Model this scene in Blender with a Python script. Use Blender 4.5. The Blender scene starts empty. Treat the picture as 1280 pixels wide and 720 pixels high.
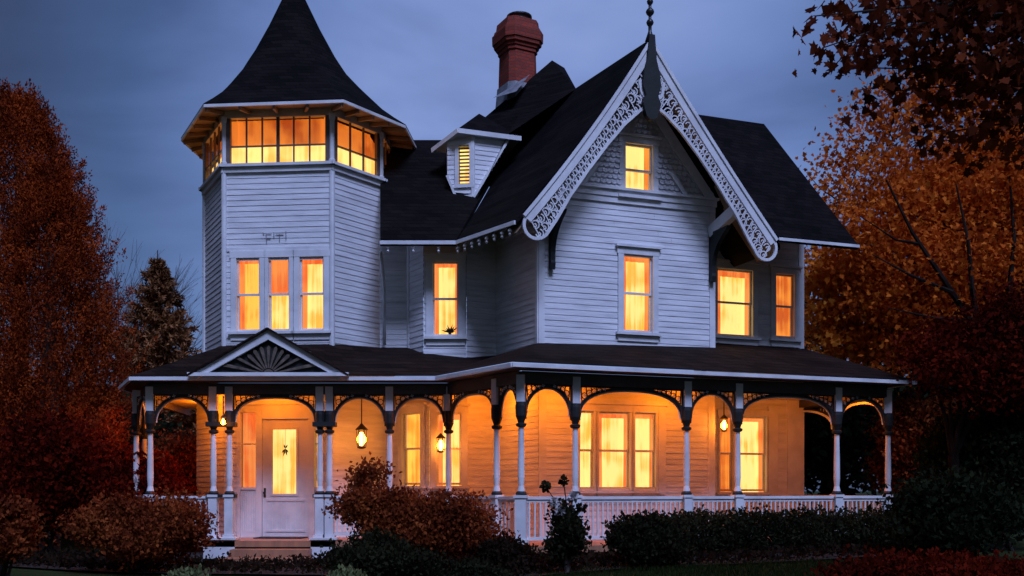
import bpy, math, random
import numpy as np
from mathutils import Vector, Matrix
random.seed(7); rng = np.random.default_rng(11)
R = math.radians
ZC = 1.66            # eye height
FPX, HX, HY = 1250.0, 640.0, 612.0
scene = bpy.context.scene
COL = scene.collection

# ------------------------------------------------------------------ measured directions -> metres
def at(px, py, Y):
    return Vector(((px-HX)/FPX*Y, Y, ZC+(HY-py)/FPX*Y))
CD, SD = 0.942, 0.3355
d2 = Vector((CD, SD)); n2 = Vector((-SD, CD))
def WP(u, v, z):     # wing frame: u along the front, v depth
    p = d2*u + n2*v
    return Vector((p.x, p.y, z))
def wing(px, v, py=None):
    r = (px-HX)/FPX; Y = v/(CD-SD*r); X = r*Y
    u = X*CD+Y*SD
    if py is None: return u
    return u, ZC+(HY-py)/FPX*Y

# ------------------------------------------------------------------ mesh builder
class MB:
    def __init__(s): s.v = []; s.f = []; s.m = []; s.mi = 0
    def add(s, vs, fs):
        b = len(s.v); s.v += [tuple(x) for x in vs]
        s.f += [tuple(b+i for i in f) for f in fs]; s.m += [s.mi]*len(fs)
        return s
    def quad(s, *p): return s.add(p, [tuple(range(len(p)))])
    def hexa(s, c):  # 8 corners: bottom 4 ccw, top 4 ccw
        return s.add(c, [(3,2,1,0),(4,5,6,7),(0,1,5,4),(1,2,6,5),(2,3,7,6),(3,0,4,7)])
    def box(s, c, sx, sy, sz, ax=(1,0)):   # centre-bottom c, ax horizontal x-direction
        ax = Vector((ax[0],ax[1],0)).normalized(); ay = Vector((-ax.y,ax.x,0)); c = Vector(c)
        q = [c+ax*(sx/2*i)+ay*(sy/2*j) for i,j in ((-1,-1),(1,-1),(1,1),(-1,1))]
        return s.hexa([Vector(p) for p in q]+[p+Vector((0,0,sz)) for p in q])
    def beam(s, a, b, w, h, up=(0,0,1)):   # centred beam from a to b
        a = Vector(a); b = Vector(b); t = (b-a).normalized(); up = Vector(up)
        x = t.cross(up)
        if x.length < 1e-4: x = Vector((1,0,0))
        x.normalize(); y = x.cross(t)
        q = [x*(w/2*i)+y*(h/2*j) for i,j in ((-1,-1),(1,-1),(1,1),(-1,1))]
        return s.hexa([a+o for o in q]+[b+o for o in q])
    def prism(s, pts, off):                # planar polygon of 3d points, extruded by off
        n = len(pts); off = Vector(off); pts = [Vector(p) for p in pts]
        return s.add(pts+[p+off for p in pts], [tuple(range(n)), tuple(range(2*n-1,n-1,-1))]+[(i,(i+1)%n,(i+1)%n+n,i+n) for i in range(n)])
    def lathe(s, c, prof, n=16, ax=None):
        c = Vector(c); vs = []; fs = []
        for r,z in prof:
            for k in range(n):
                a = 2*math.pi*k/n; vs.append(c+Vector((r*math.cos(a), r*math.sin(a), z)))
        for i in range(len(prof)-1):
            for k in range(n):
                fs.append((i*n+k, i*n+(k+1)%n, (i+1)*n+(k+1)%n, (i+1)*n+k))
        fs.append(tuple(range(n-1,-1,-1))); fs.append(tuple((len(prof)-1)*n+k for k in range(n)))
        return s.add(vs, fs)
    def tube(s, path, rad, n=6):
        path = [Vector(p) for p in path]
        if not hasattr(rad,'__len__'): rad = [rad]*len(path)
        vs = []; fs = []; m = len(path)
        prev = None
        for i,p in enumerate(path):
            t = (path[min(i+1,m-1)]-path[max(i-1,0)]).normalized()
            x = t.cross(Vector((0,0,1))) if prev is None else prev-t*prev.dot(t)
            if x.length < 1e-3: x = t.cross(Vector((0,1,0)))
            x.normalize(); y = t.cross(x); prev = x
            for k in range(n):
                a = 2*math.pi*k/n; vs.append(p+(x*math.cos(a)+y*math.sin(a))*rad[i])
        for i in range(m-1):
            for k in range(n): fs.append((i*n+k, i*n+(k+1)%n, (i+1)*n+(k+1)%n, (i+1)*n+k))
        fs.append(tuple(range(n-1,-1,-1))); fs.append(tuple((m-1)*n+k for k in range(n)))
        return s.add(vs, fs)

class Many(MB):      # every shape added becomes a part of its own
    def __init__(s): s.items = []
    def add(s, vs, fs):
        m = MB(); m.add(vs, fs); s.items.append(m); return s
    def build(s, name, mat_, parent, smooth=False):
        for m in s.items: build(name, m, mat_, parent, smooth)
WLOC = {}
def link(name, me, loc, parent):
    o = bpy.data.objects.new(name, me); COL.objects.link(o)
    base = Vector((0,0,0))
    if parent is not None:
        o.parent = parent; base = WLOC[parent.name]
    o.location = Vector(loc)-base; WLOC[o.name] = Vector(loc)
    return o
def build(name, mb, mats, parent=None, smooth=False, label=None):
    vs = np.array(mb.v, dtype=float)
    lo = vs.min(0); hi = vs.max(0); org = np.array([(lo[0]+hi[0])/2, (lo[1]+hi[1])/2, lo[2]])
    me = bpy.data.meshes.new(name); me.from_pydata([tuple(x) for x in vs-org], [], mb.f)
    if not isinstance(mats,(list,tuple)): mats = [mats]
    for m in mats: me.materials.append(m)
    if len(mats) > 1: me.polygons.foreach_set('material_index', mb.m)
    if smooth: me.polygons.foreach_set('use_smooth', [True]*len(me.polygons))
    me.update()
    o = link(name, me, org, parent)
    if label: o['label'] = label
    return o
def empty(name, loc, label, cat, group=None, parent=None):
    o = link(name, None, loc, parent)
    o['label'] = label; o['category'] = cat
    if group: o['group'] = group
    return o
def tag(o, label=None, cat=None, group=None, kind=None):
    for k,v in (('label',label),('category',cat),('group',group),('kind',kind)):
        if v: o[k] = v
    return o

# ------------------------------------------------------------------ materials
def mat(name):
    m = bpy.data.materials.new(name); m.use_nodes = True
    nt = m.node_tree; return m, nt, nt.nodes['Principled BSDF']
def N(nt, t, **kw):
    n = nt.nodes.new(t)
    for k,v in kw.items():
        if k in n.inputs.keys(): n.inputs[k].default_value = v
        else: setattr(n, k, v)
    return n
def ramp(nt, fac, stops):
    r = nt.nodes.new('ShaderNodeValToRGB'); e = r.color_ramp.elements
    while len(e) < len(stops): e.new(.5)
    for i,(p,c) in enumerate(stops):
        e[i].position = p; e[i].color = tuple(c)+(1,)
    nt.links.new(fac, r.inputs['Fac']); return r.outputs['Color']
def coords(nt, scale=(1,1,1), rot=(0,0,0), out='Object', geo=False):
    mp = nt.nodes.new('ShaderNodeMapping'); mp.inputs['Scale'].default_value = scale; mp.inputs['Rotation'].default_value = rot
    if geo:
        g = nt.nodes.new('ShaderNodeNewGeometry'); nt.links.new(g.outputs['Position'], mp.inputs['Vector'])
    else:
        tc = nt.nodes.new('ShaderNodeTexCoord'); nt.links.new(tc.outputs[out], mp.inputs['Vector'])
    return mp.outputs['Vector']
def noisy(name, c1, c2, scale=(3,3,3), rough=.6, bump=.1, det=6, nscale=1.0, mid=(.35,.65), spec=.5, bscale=None):
    m, nt, b = mat(name)
    vec = coords(nt, scale, geo=True)
    n = N(nt,'ShaderNodeTexNoise', Scale=nscale, Detail=det, Roughness=.6); nt.links.new(vec, n.inputs['Vector'])
    nt.links.new(ramp(nt, n.outputs['Fac'], [(mid[0],c1),(mid[1],c2)]), b.inputs['Base Color'])
    b.inputs['Roughness'].default_value = rough; b.inputs['Specular IOR Level'].default_value = spec
    if bump:
        n2_ = N(nt,'ShaderNodeTexNoise', Scale=bscale or nscale*6, Detail=4); nt.links.new(vec, n2_.inputs['Vector'])
        bp = N(nt,'ShaderNodeBump', Strength=bump, Distance=.02); nt.links.new(n2_.outputs['Fac'], bp.inputs['Height'])
        nt.links.new(bp.outputs['Normal'], b.inputs['Normal'])
    return m
M = {}
M['siding'] = noisy('siding_paint', (.54,.54,.56), (.76,.76,.78), (.9,.9,7), .55, .35, nscale=1.3, mid=(.3,.62))
M['trim'] = noisy('trim_paint', (.56,.56,.58), (.76,.76,.77), (2,2,2), .5, .15, mid=(.3,.6))
M['scale'] = noisy('shingle_paint', (.45,.45,.48), (.68,.68,.7), (3,3,3), .6, .2)
M['dark'] = noisy('dark_green_paint', (.0035,.0045,.004), (.009,.011,.010), (4,4,4), .7, .15)
M['frieze'] = noisy('frieze_eave_shade', (.045,.036,.032), (.075,.062,.056), (2,2,6), .6, .15)  # the eave's shade on the beam is put into this dark brown
M['ceiling'] = noisy('porch_ceiling_paint', (.55,.5,.4), (.68,.62,.5), (1,8,1), .6, .1)
M['floor'] = noisy('porch_floor_boards', (.30,.14,.08), (.42,.2,.11), (8,1,1), .5, .2)
M['carve'] = noisy('carved_wood', (.05,.036,.024), (.15,.11,.08), (5,5,5), .6, .4)
M['frame'] = noisy('brown_frame_paint', (.09,.06,.05), (.18,.13,.11), (4,4,4), .5, .1)
M['metal'] = noisy('black_iron', (.01,.01,.01), (.03,.03,.03), (9,9,9), .4, .1)
M['flash'] = noisy('lead_flashing', (.14,.15,.17), (.3,.31,.34), (6,6,6), .4, .3)
M['soffit'] = noisy('timber_soffit', (.24,.16,.10), (.38,.27,.18), (2,2,2), .6, .1)
M['bark'] = noisy('bark', (.02,.014,.01), (.06,.045,.035), (6,6,1.5), .9, .8)
M['darkbark'] = noisy('dark_bark', (.008,.005,.004), (.025,.016,.012), (6,6,1.5), .95, .8, spec=.1)
M['barklight'] = noisy('pale_bark', (.09,.06,.045), (.16,.11,.085), (6,6,1.5), .9, .8)
M['mulch'] = noisy('mulch', (.012,.007,.005), (.04,.022,.014), (9,9,9), .95, .9)
M['mat'] = noisy('rubber_mat', (.01,.01,.01), (.02,.02,.02), (20,20,20), .9, .5)
M['flower'] = noisy('pale_petals', (.35,.33,.34), (.6,.56,.56), (9,9,9), .7, .1)

def roofmat(name, c1, c2):
    m, nt, b = mat(name)
    vec = coords(nt, (1,1,1), geo=True)
    # slope-following coordinates: x+y along, z up
    sx = N(nt,'ShaderNodeSeparateXYZ'); nt.links.new(vec, sx.inputs[0])
    ad = N(nt,'ShaderNodeMath', operation='ADD'); nt.links.new(sx.outputs['X'], ad.inputs[0]); nt.links.new(sx.outputs['Y'], ad.inputs[1])
    cb = N(nt,'ShaderNodeCombineXYZ'); nt.links.new(ad.outputs[0], cb.inputs['X']); nt.links.new(sx.outputs['Z'], cb.inputs['Y'])
    br = N(nt,'ShaderNodeTexBrick', Scale=1.0); br.inputs['Brick Width'].default_value=.3; br.inputs['Row Height'].default_value=.1
    br.inputs['Mortar Size'].default_value=.006; br.inputs['Color1'].default_value=tuple(c1)+(1,); br.inputs['Color2'].default_value=tuple(c2)+(1,)
    br.inputs['Mortar'].default_value=(.003,.003,.003,1); nt.links.new(cb.outputs[0], br.inputs['Vector'])
    n = N(nt,'ShaderNodeTexNoise', Scale=1.2, Detail=6); nt.links.new(vec, n.inputs['Vector'])
    mx = N(nt,'ShaderNodeMixRGB', blend_type='MULTIPLY'); mx.inputs[0].default_value=.8
    nt.links.new(br.outputs['Color'], mx.inputs[1]); nt.links.new(ramp(nt, n.outputs['Fac'], [(.3,(.5,.5,.5)),(.7,(1.3,1.2,1.15))]), mx.inputs[2])
    nt.links.new(mx.outputs[0], b.inputs['Base Color'])
    b.inputs['Roughness'].default_value=.9; b.inputs['Specular IOR Level'].default_value=.08
    bp = N(nt,'ShaderNodeBump', Strength=.6, Distance=.02, invert=True); nt.links.new(br.outputs['Fac'], bp.inputs['Height']); nt.links.new(bp.outputs['Normal'], b.inputs['Normal'])
    return m
M['roof'] = roofmat('slate_roof', (.0045,.004,.0045), (.011,.009,.009))
M['porchroof'] = roofmat('porch_shingles', (.014,.008,.006), (.028,.016,.012))

def brickmat():
    m, nt, b = mat('red_brick'); vec = coords(nt, (1,1,1))
    sx = N(nt,'ShaderNodeSeparateXYZ'); nt.links.new(vec, sx.inputs[0])
    ad = N(nt,'ShaderNodeMath', operation='ADD'); nt.links.new(sx.outputs['X'], ad.inputs[0]); nt.links.new(sx.outputs['Y'], ad.inputs[1])
    cb = N(nt,'ShaderNodeCombineXYZ'); nt.links.new(ad.outputs[0], cb.inputs['X']); nt.links.new(sx.outputs['Z'], cb.inputs['Y'])
    br = N(nt,'ShaderNodeTexBrick', Scale=1.0); br.inputs['Brick Width'].default_value=.2; br.inputs['Row Height'].default_value=.075
    br.inputs['Mortar Size'].default_value=.008; br.inputs['Color1'].default_value=(.36,.040,.016,1); br.inputs['Color2'].default_value=(.22,.026,.012,1)
    br.inputs['Mortar'].default_value=(.12,.05,.035,1); nt.links.new(cb.outputs[0], br.inputs['Vector'])
    nt.links.new(br.outputs['Color'], b.inputs['Base Color']); b.inputs['Roughness'].default_value=.85
    bp = N(nt,'ShaderNodeBump', Strength=.8, Distance=.02, invert=True); nt.links.new(br.outputs['Fac'], bp.inputs['Height']); nt.links.new(bp.outputs['Normal'], b.inputs['Normal'])
    return m
M['brick'] = brickmat()

def curtain(name, lo, hi, strength, fold=38):
    m, nt, b = mat(name)
    vec = coords(nt, (fold,fold,1.1), geo=True)
    n = N(nt,'ShaderNodeTexNoise', Scale=.35, Detail=4, Roughness=.55); nt.links.new(vec, n.inputs['Vector'])
    v2 = coords(nt, (1.4,1.4,1.6), geo=True)
    n2_ = N(nt,'ShaderNodeTexNoise', Scale=1.0, Detail=2); nt.links.new(v2, n2_.inputs['Vector'])  # broad noise puts hot spots of room lamps into the curtain's own glow
    mx = N(nt,'ShaderNodeMath', operation='MULTIPLY_ADD'); nt.links.new(n2_.outputs['Fac'], mx.inputs[0]); mx.inputs[1].default_value=1.25; 
    sb = N(nt,'ShaderNodeMath', operation='SUBTRACT'); nt.links.new(n.outputs['Fac'], sb.inputs[0]); sb.inputs[1].default_value=.62
    nt.links.new(sb.outputs[0], mx.inputs[2])
    c = ramp(nt, mx.outputs[0], [(.30,lo),(.56,hi)])
    b.inputs['Base Color'].default_value=(.5,.4,.25,1); b.inputs['Roughness'].default_value=.9
    nt.links.new(c, b.inputs['Emission Color']); b.inputs['Emission Strength'].default_value=strength
    return m
M['cur'] = curtain('lit_curtain', (.92,.24,.022), (1.0,.50,.07), 1.25)
M['cured'] = curtain('jamb_glow_curtain', (.85,.12,.025), (1.0,.27,.06), 1.0)  # orange glow of the jambs put into the edge drapes' emission
M['curbright'] = curtain('bright_curtain', (1.0,.40,.05), (1.0,.71,.23), 1.32)
M['curdim'] = curtain('amber_curtain', (.60,.10,.012), (.95,.30,.04), 1.0)
M['curpink'] = curtain('rosy_curtain', (.85,.13,.025), (1.0,.30,.07), .95)
M['loft'] = curtain('loft_glow_panel', (.45,.06,.006), (.85,.20,.02), .9, 6)  # glowing panel in place of a lit room behind the upper panes
M['loftlow'] = curtain('loft_lower_blind', (1.0,.44,.08), (1.0,.70,.22), 1.5, 20)

def glass():
    m, nt, b = mat('window_glass'); nt.nodes.remove(b); out = nt.nodes['Material Output']
    tr = N(nt,'ShaderNodeBsdfTransparent'); gl = N(nt,'ShaderNodeBsdfGlossy'); gl.inputs['Roughness'].default_value=.05
    tr.inputs[0].default_value=(.96,.94,.9,1)
    mx = N(nt,'ShaderNodeMixShader'); fr = N(nt,'ShaderNodeFresnel'); nt.links.new(fr.outputs[0], mx.inputs[0])
    nt.links.new(tr.outputs[0], mx.inputs[1]); nt.links.new(gl.outputs[0], mx.inputs[2]); nt.links.new(mx.outputs[0], out.inputs['Surface'])
    return m
M['glass'] = glass()
def emis(name, c, s):
    m, nt, b = mat(name); b.inputs['Emission Color'].default_value=tuple(c)+(1,); b.inputs['Emission Strength'].default_value=s
    b.inputs['Base Color'].default_value=(.8,.7,.5,1); return m
M['bulb'] = emis('lamp_glass', (1,.45,.08), 14)

def leafmat(name, stops, trans=.35, nscale=.6, rnd=.5):
    m, nt, b = mat(name)
    g = nt.nodes.new('ShaderNodeNewGeometry')
    n = N(nt,'ShaderNodeTexNoise', Scale=nscale, Detail=3); nt.links.new(g.outputs['Position'], n.inputs['Vector'])
    mx = N(nt,'ShaderNodeMath', operation='MULTIPLY_ADD'); nt.links.new(g.outputs['Random Per Island'], mx.inputs[0]); mx.inputs[1].default_value=rnd
    s_ = N(nt,'ShaderNodeMath', operation='SUBTRACT'); nt.links.new(n.outputs['Fac'], s_.inputs[0]); s_.inputs[1].default_value=rnd*.48
    nt.links.new(s_.outputs[0], mx.inputs[2])
    c = ramp(nt, mx.outputs[0], stops); nt.links.new(c, b.inputs['Base Color'])
    b.inputs['Roughness'].default_value=.85; b.inputs['Specular IOR Level'].default_value=.06
    out = nt.nodes['Material Output']; t = N(nt,'ShaderNodeBsdfTranslucent'); nt.links.new(c, t.inputs[0])
    ms = N(nt,'ShaderNodeMixShader'); ms.inputs[0].default_value=trans
    nt.links.new(b.outputs[0], ms.inputs[1]); nt.links.new(t.outputs[0], ms.inputs[2]); nt.links.new(ms.outputs[0], out.inputs['Surface'])
    return m
M['L_maple'] = leafmat('maple_orange', [(.15,(.24,.035,.006)),(.5,(.62,.13,.016)),(.8,(.92,.28,.035))], .4, 1.1, .38)
M['L_houseglow'] = leafmat('maple_houseglow_orange', [(.16,(.45,.09,.012)),(.5,(.85,.26,.03)),(.8,(.95,.42,.06))], .4, 1.3, .38)  # warm house glow put into the leaf colour of the added maple
M['L_darkmaple'] = leafmat('maple_dark_red', [(.2,(.05,.010,.005)),(.8,(.26,.055,.018))])
M['L_cedar'] = leafmat('russet_cedar', [(.25,(.08,.013,.004)),(.5,(.24,.036,.007)),(.75,(.44,.078,.013))], .15, 1.6, .22)
M['L_spruce'] = leafmat('brown_spruce', [(.2,(.11,.05,.022)),(.8,(.36,.16,.065))], .1)
M['L_green'] = leafmat('dark_green_leaves', [(.2,(.006,.010,.005)),(.8,(.022,.03,.012))])
M['L_hedge'] = leafmat('hedge_leaves', [(.2,(.008,.011,.005)),(.8,(.035,.036,.016))])
M['L_red'] = leafmat('barberry_red', [(.2,(.03,.003,.001)),(.8,(.15,.012,.003))])
M['L_rust'] = leafmat('rust_shrub', [(.2,(.07,.013,.005)),(.55,(.22,.045,.013)),(.9,(.42,.11,.028))], nscale=1.5)
M['L_sage'] = leafmat('sage_leaves', [(.2,(.06,.08,.03)),(.8,(.20,.23,.10))])
M['L_under'] = leafmat('undergrowth', [(.2,(.010,.007,.005)),(.8,(.030,.018,.010))])

def lawnmat():
    m, nt, b = mat('lawn'); vec = coords(nt, (1,1,1), geo=True)
    n = N(nt,'ShaderNodeTexNoise', Scale=.8, Detail=8, Roughness=.7); nt.links.new(vec, n.inputs['Vector'])
    nt.links.new(ramp(nt, n.outputs['Fac'], [(.3,(.014,.018,.006)),(.6,(.03,.045,.012)),(.8,(.05,.05,.015))]), b.inputs['Base Color'])
    n2_ = N(nt,'ShaderNodeTexNoise', Scale=40, Detail=4); nt.links.new(vec, n2_.inputs['Vector'])
    bp = N(nt,'ShaderNodeBump', Strength=.9, Distance=.05); nt.links.new(n2_.outputs['Fac'], bp.inputs['Height']); nt.links.new(bp.outputs['Normal'], b.inputs['Normal'])
    b.inputs['Roughness'].default_value=.9; b.inputs['Specular IOR Level'].default_value=.1
    return m
M['lawn'] = lawnmat()

# ------------------------------------------------------------------ world, sun, camera
w = bpy.data.worlds.new('World'); scene.world = w; w.use_nodes = True
nt = w.node_tree; bg = nt.nodes['Background']
SUN_EL, SUN_AZ = R(50), R(162)      # azimuth clockwise from +Y: behind and to the right of the camera
sky = nt.nodes.new('ShaderNodeTexSky'); sky.sky_type='NISHITA'; sky.sun_disc=False
sky.sun_elevation=SUN_EL; sky.sun_rotation=SUN_AZ; sky.ozone_density=4
tc = nt.nodes.new('ShaderNodeTexCoord')
sx = nt.nodes.new('ShaderNodeSeparateXYZ'); nt.links.new(tc.outputs['Generated'], sx.inputs[0])
mp = nt.nodes.new('ShaderNodeMapping'); mp.inputs['Scale'].default_value=(1.3,1.0,3.6); mp.inputs['Rotation'].default_value=(0,R(-18),0)
nt.links.new(tc.outputs['Generated'], mp.inputs['Vector'])
cn = N(nt,'ShaderNodeTexNoise', Scale=1.7, Detail=5, Roughness=.5); cn.inputs['Distortion'].default_value=.4; nt.links.new(mp.outputs[0], cn.inputs['Vector'])
# lighter break in the cloud deck low in the north, darker cloud around it
dt_ = nt.nodes.new('ShaderNodeVectorMath'); dt_.operation='DOT_PRODUCT'; dt_.inputs[1].default_value=tuple(Vector((.0,1.0,.33)).normalized())
nrm_ = nt.nodes.new('ShaderNodeVectorMath'); nrm_.operation='NORMALIZE'; nt.links.new(tc.outputs['Generated'], nrm_.inputs[0]); nt.links.new(nrm_.outputs[0], dt_.inputs[0])
wob = nt.nodes.new('ShaderNodeMath'); wob.operation='MULTIPLY_ADD'; nt.links.new(cn.outputs['Fac'], wob.inputs[0]); wob.inputs[1].default_value=.05; wob.inputs[2].default_value=-.025
wad = nt.nodes.new('ShaderNodeMath'); wad.operation='ADD'; nt.links.new(dt_.outputs['Value'], wad.inputs[0]); nt.links.new(wob.outputs[0], wad.inputs[1])
grad = ramp(nt, wad.outputs[0], [(0,(.024,.034,.072)),(.80,(.03,.045,.10)),(.90,(.045,.072,.165)),(.935,(.060,.112,.262)),(.97,(.14,.22,.48)),(1,(.215,.30,.60))])
cl = ramp(nt, cn.outputs['Fac'], [(.34,(.62,.62,.68)),(.50,(.95,.94,.96)),(.66,(1.22,1.18,1.12))])
mul = nt.nodes.new('ShaderNodeMixRGB'); mul.blend_type='MULTIPLY'; mul.inputs[0].default_value=1
nt.links.new(grad, mul.inputs[1]); nt.links.new(cl, mul.inputs[2])
mm = nt.nodes.new('ShaderNodeMixRGB'); mm.blend_type='ADD'; mm.inputs[0].default_value=.012
nt.links.new(mul.outputs[0], mm.inputs[1]); nt.links.new(sky.outputs[0], mm.inputs[2])
nt.links.new(mm.outputs[0], bg.inputs['Color']); bg.inputs['Strength'].default_value=1.0

sl = bpy.data.lights.new('afterglow','SUN'); sl.energy=3.1; sl.angle=R(20); sl.color=(.46,.56,1.0)
so = bpy.data.objects.new('afterglow', sl); COL.objects.link(so)
dirv = Vector((math.sin(SUN_AZ)*math.cos(SUN_EL), math.cos(SUN_AZ)*math.cos(SUN_EL), math.sin(SUN_EL)))
so.rotation_euler = dirv.to_track_quat('Z','Y').to_euler(); so.location=(8,-10,20)

cam = bpy.data.cameras.new('camera'); co = bpy.data.objects.new('camera', cam); COL.objects.link(co)
co.location=(0,0,ZC); co.rotation_euler=(R(90),0,0); cam.sensor_width=36; cam.lens=36*FPX/1280; cam.shift_y=(HY-360)/1280
cam.clip_end=2000; scene.camera=co
scene.view_settings.view_transform='Standard'; scene.view_settings.look='None'; scene.view_settings.exposure=0; scene.view_settings.gamma=1
scene.cycles.use_denoising=True; scene.cycles.max_bounces=5; scene.cycles.transparent_max_bounces=12
scene.cycles.sample_clamp_indirect=4; scene.cycles.caustics_reflective=False; scene.cycles.caustics_refractive=False

# ------------------------------------------------------------------ the house
FLOOR, CEIL, EAVE = .65, 3.72, 3.87
H = empty('victorian_house', (2,22,.3), 'white clapboard two storey house with turret, steep gable and glowing wraparound porch', 'house')

class Seg:
    def __init__(s, p0, p1):
        s.p0 = Vector((p0[0],p0[1],0)); s.p1 = Vector((p1[0],p1[1],0)); s.x = (s.p1-s.p0).normalized(); s.L = (s.p1-s.p0).length
        s.o = Vector((s.x.y,-s.x.x,0))
    def t(s, px):
        r = (px-HX)/FPX; return (r*s.p0.y-s.p0.x)/(s.x.x-r*s.x.y)
    def pt(s, t, out, z): return s.p0+s.x*t+s.o*out+Vector((0,0,z))
    def z(s, px, py): return ZC+(HY-py)/FPX*(s.p0+s.x*s.t(px)).y
    def rect(s, x0, x1, y0, y1):
        c = (x0+x1)/2; return (s.t(x0), s.t(x1), s.z(c,y1), s.z(c,y0))
    def box(s, mb, t0, t1, o0, o1, z0, z1):
        mb.hexa([s.pt(t0,o1,z0),s.pt(t1,o1,z0),s.pt(t1,o0,z0),s.pt(t0,o0,z0),s.pt(t0,o1,z1),s.pt(t1,o1,z1),s.pt(t1,o0,z1),s.pt(t0,o0,z1)])

def lap_wall(mb, sg, z0, z1, holes=(), clip=None, pitch=.118):
    n = max(1, round((z1-z0)/pitch)); h = (z1-z0)/n
    for i in range(n):
        a = z0+i*h; b = a+h; mid = (a+b)/2
        lo, hi = 0, sg.L
        if clip:
            lo, hi = clip(b)
            if hi-lo < .05: continue
        iv = [(lo,hi)]
        for (h0,h1,hz0,hz1) in holes:
            if hz0 < mid < hz1:
                nv = []
                for (p,q) in iv:
                    if h1 <= p or h0 >= q: nv.append((p,q)); continue
                    if h0 > p: nv.append((p,h0))
                    if h1 < q: nv.append((h1,q))
                iv = nv
        for p,q in iv:
            # cut long runs into boards with tiny offsets
            cuts = [p]; 
            while q-cuts[-1] > 3.4: cuts.append(cuts[-1]+random.uniform(1.6,3.0))
            cuts.append(q)
            for k in range(len(cuts)-1):
                e = random.uniform(-.0018,.0018); s0 = .013+e
                x0,x1 = cuts[k], cuts[k+1]-(.002 if k < len(cuts)-2 else 0)
                mb.quad(sg.pt(x0,s0,a),sg.pt(x1,s0,a),sg.pt(x1,.002,b),sg.pt(x0,.002,b))
                mb.quad(sg.pt(x0,0,a),sg.pt(x1,0,a),sg.pt(x1,s0,a),sg.pt(x0,s0,a))

def make_window(sg, rc, mcur, parent=H, cas=.13, head=.14, panes=('dh',), sill=True, curtain_style='pair', cap=True, name='window', lab=None):
    t0,t1,z0,z1 = rc
    f = MB()
    sg.box(f, t0-cas, t0, -.08, .045, z0-.02, z1+.002); sg.box(f, t1, t1+cas, -.08, .045, z0-.02, z1+.002)
    sg.box(f, t0-cas-.02, t1+cas+.02, -.08, .05, z1+.002, z1+head)
    if cap: sg.box(f, t0-cas-.06, t1+cas+.06, -.02, .10, z1+head+.001, z1+head+.05)
    W_ = build(name, f, M['trim'], parent, label=lab)
    subp = W_ if parent is H else parent
    if sill:
        s_ = MB(); sg.box(s_, t0-cas-.05, t1+cas+.05, -.08, .11, z0-.075, z0-.022); sg.box(s_, t0-cas, t1+cas, -.02, .04, z0-.20, z0-.077)
        build('sill', s_, M['trim'], subp)
    sh = MB(); wd = .035; zm = z0+(z1-z0)*.5
    if 'dh' in panes:
        for a,b,o in ((zm-.02,z1,-.045),(z0,zm+.02,-.075)):
            sg.box(sh,t0+.001,t0+wd,o-.02,o+.02,a,b); sg.box(sh,t1-wd,t1-.001,o-.02,o+.02,a,b)
            sg.box(sh,t0+wd+.001,t1-wd-.001,o-.02,o+.02,a,a+wd+.01); sg.box(sh,t0+wd+.001,t1-wd-.001,o-.02,o+.02,b-wd,b)
    build('sash', sh, M['trim'], subp)
    g = MB(); g.quad(sg.pt(t0+.02,-.06,z0+.01),sg.pt(t1-.02,-.06,z0+.01),sg.pt(t1-.02,-.06,z1-.01),sg.pt(t0+.02,-.06,z1-.01)); build('pane', g, M['glass'], subp)
    c = MB(); wdt = t1-t0+.16
    def drape(xa, xb, o, mi, za=z0-.05, zb=z1+.05, amp=.022, gather=0):
        c.mi = mi; n = max(8,int((xb-xa)/.018)); m_=7; ph=random.uniform(0,6); fr=random.uniform(38,55); vs=[]; fs=[]
        for j in range(m_+1):
            z = za+(zb-za)*j/m_
            for i in range(n+1):
                x = xa+(xb-xa)*i/n; x += gather*math.sin(math.pi*j/m_)*(x-xa)*(-1)
                vs.append(sg.pt(x, o+amp*math.sin(fr*x+ph+.5*math.sin(3*z))+.4*amp*math.sin(fr*2.3*x+1.3*z), z))
        for j in range(m_):
            for i in range(n): b=j*(n+1)+i; fs.append((b,b+1,b+n+2,b+n+1))
        c.add(vs,fs)
    ta, tb = t0-.08, t1+.08
    if curtain_style == 'pair':
        k = wdt*random.uniform(.20,.30); k2 = wdt*random.uniform(.16,.24)
        drape(ta, tb, -.24, 0, amp=.006)
        drape(ta, ta+k, -.17, 1); drape(tb-k2, tb, -.17, 1)
        if z1-z0 > 1.2: drape(ta, tb, -.13, 1, za=z1-(z1-z0)*random.uniform(.05,.10), amp=.012)
    elif curtain_style == 'sheer':
        drape(ta, tb, -.2, 0); drape(ta, ta+.13, -.16, 1, amp=.01)
    elif curtain_style == 'half':
        drape(ta, tb, -.24, 1, amp=.01); drape(ta, tb, -.17, 0, zb=zm+random.uniform(-.05,.12))
    build('curtain', c, mcur if isinstance(mcur,list) else [mcur, mcur], subp, smooth=True)
    return W_
def side_jamb(mb, sg, t, z0, z1, w_=.12, o=.03): sg.box(mb, t-w_/2, t+w_/2, -.03, o, z0, z1)

# plan points --------------------------------------------------------
TA,TB,TC,TD = (-7.0,22.8),(-6.1,21.2),(-3.78,21.0),(-2.9,22.15)
TE,TF,TG,TH = (-2.75,24.0),(-3.5,25.3),(-6.0,25.4),(-6.9,24.4)
tower = [TA,TB,TC,TD,TE,TF,TG,TH]; TCEN = Vector((-5.02,23.0))
VW, VR = 18.56, 19.56
PC = WP(wing(673,VW),VW,0); uR = wing(893,VW); PR = WP(uR,VW,0); QL = WP(uR,VR,0); uQ = wing(1004,VR); QR = WP(uQ,VR,0)
QB = WP(uQ,VR+5,0)
m2 = Vector((-.478,.878))
J5 = Vector((-.344,21.53)); J4=Vector((-.967,21.2)); J3=Vector((-1.87,21.2)); J2=Vector((-2.27,21.8)); J1=Vector((-2.88,21.8))

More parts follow.
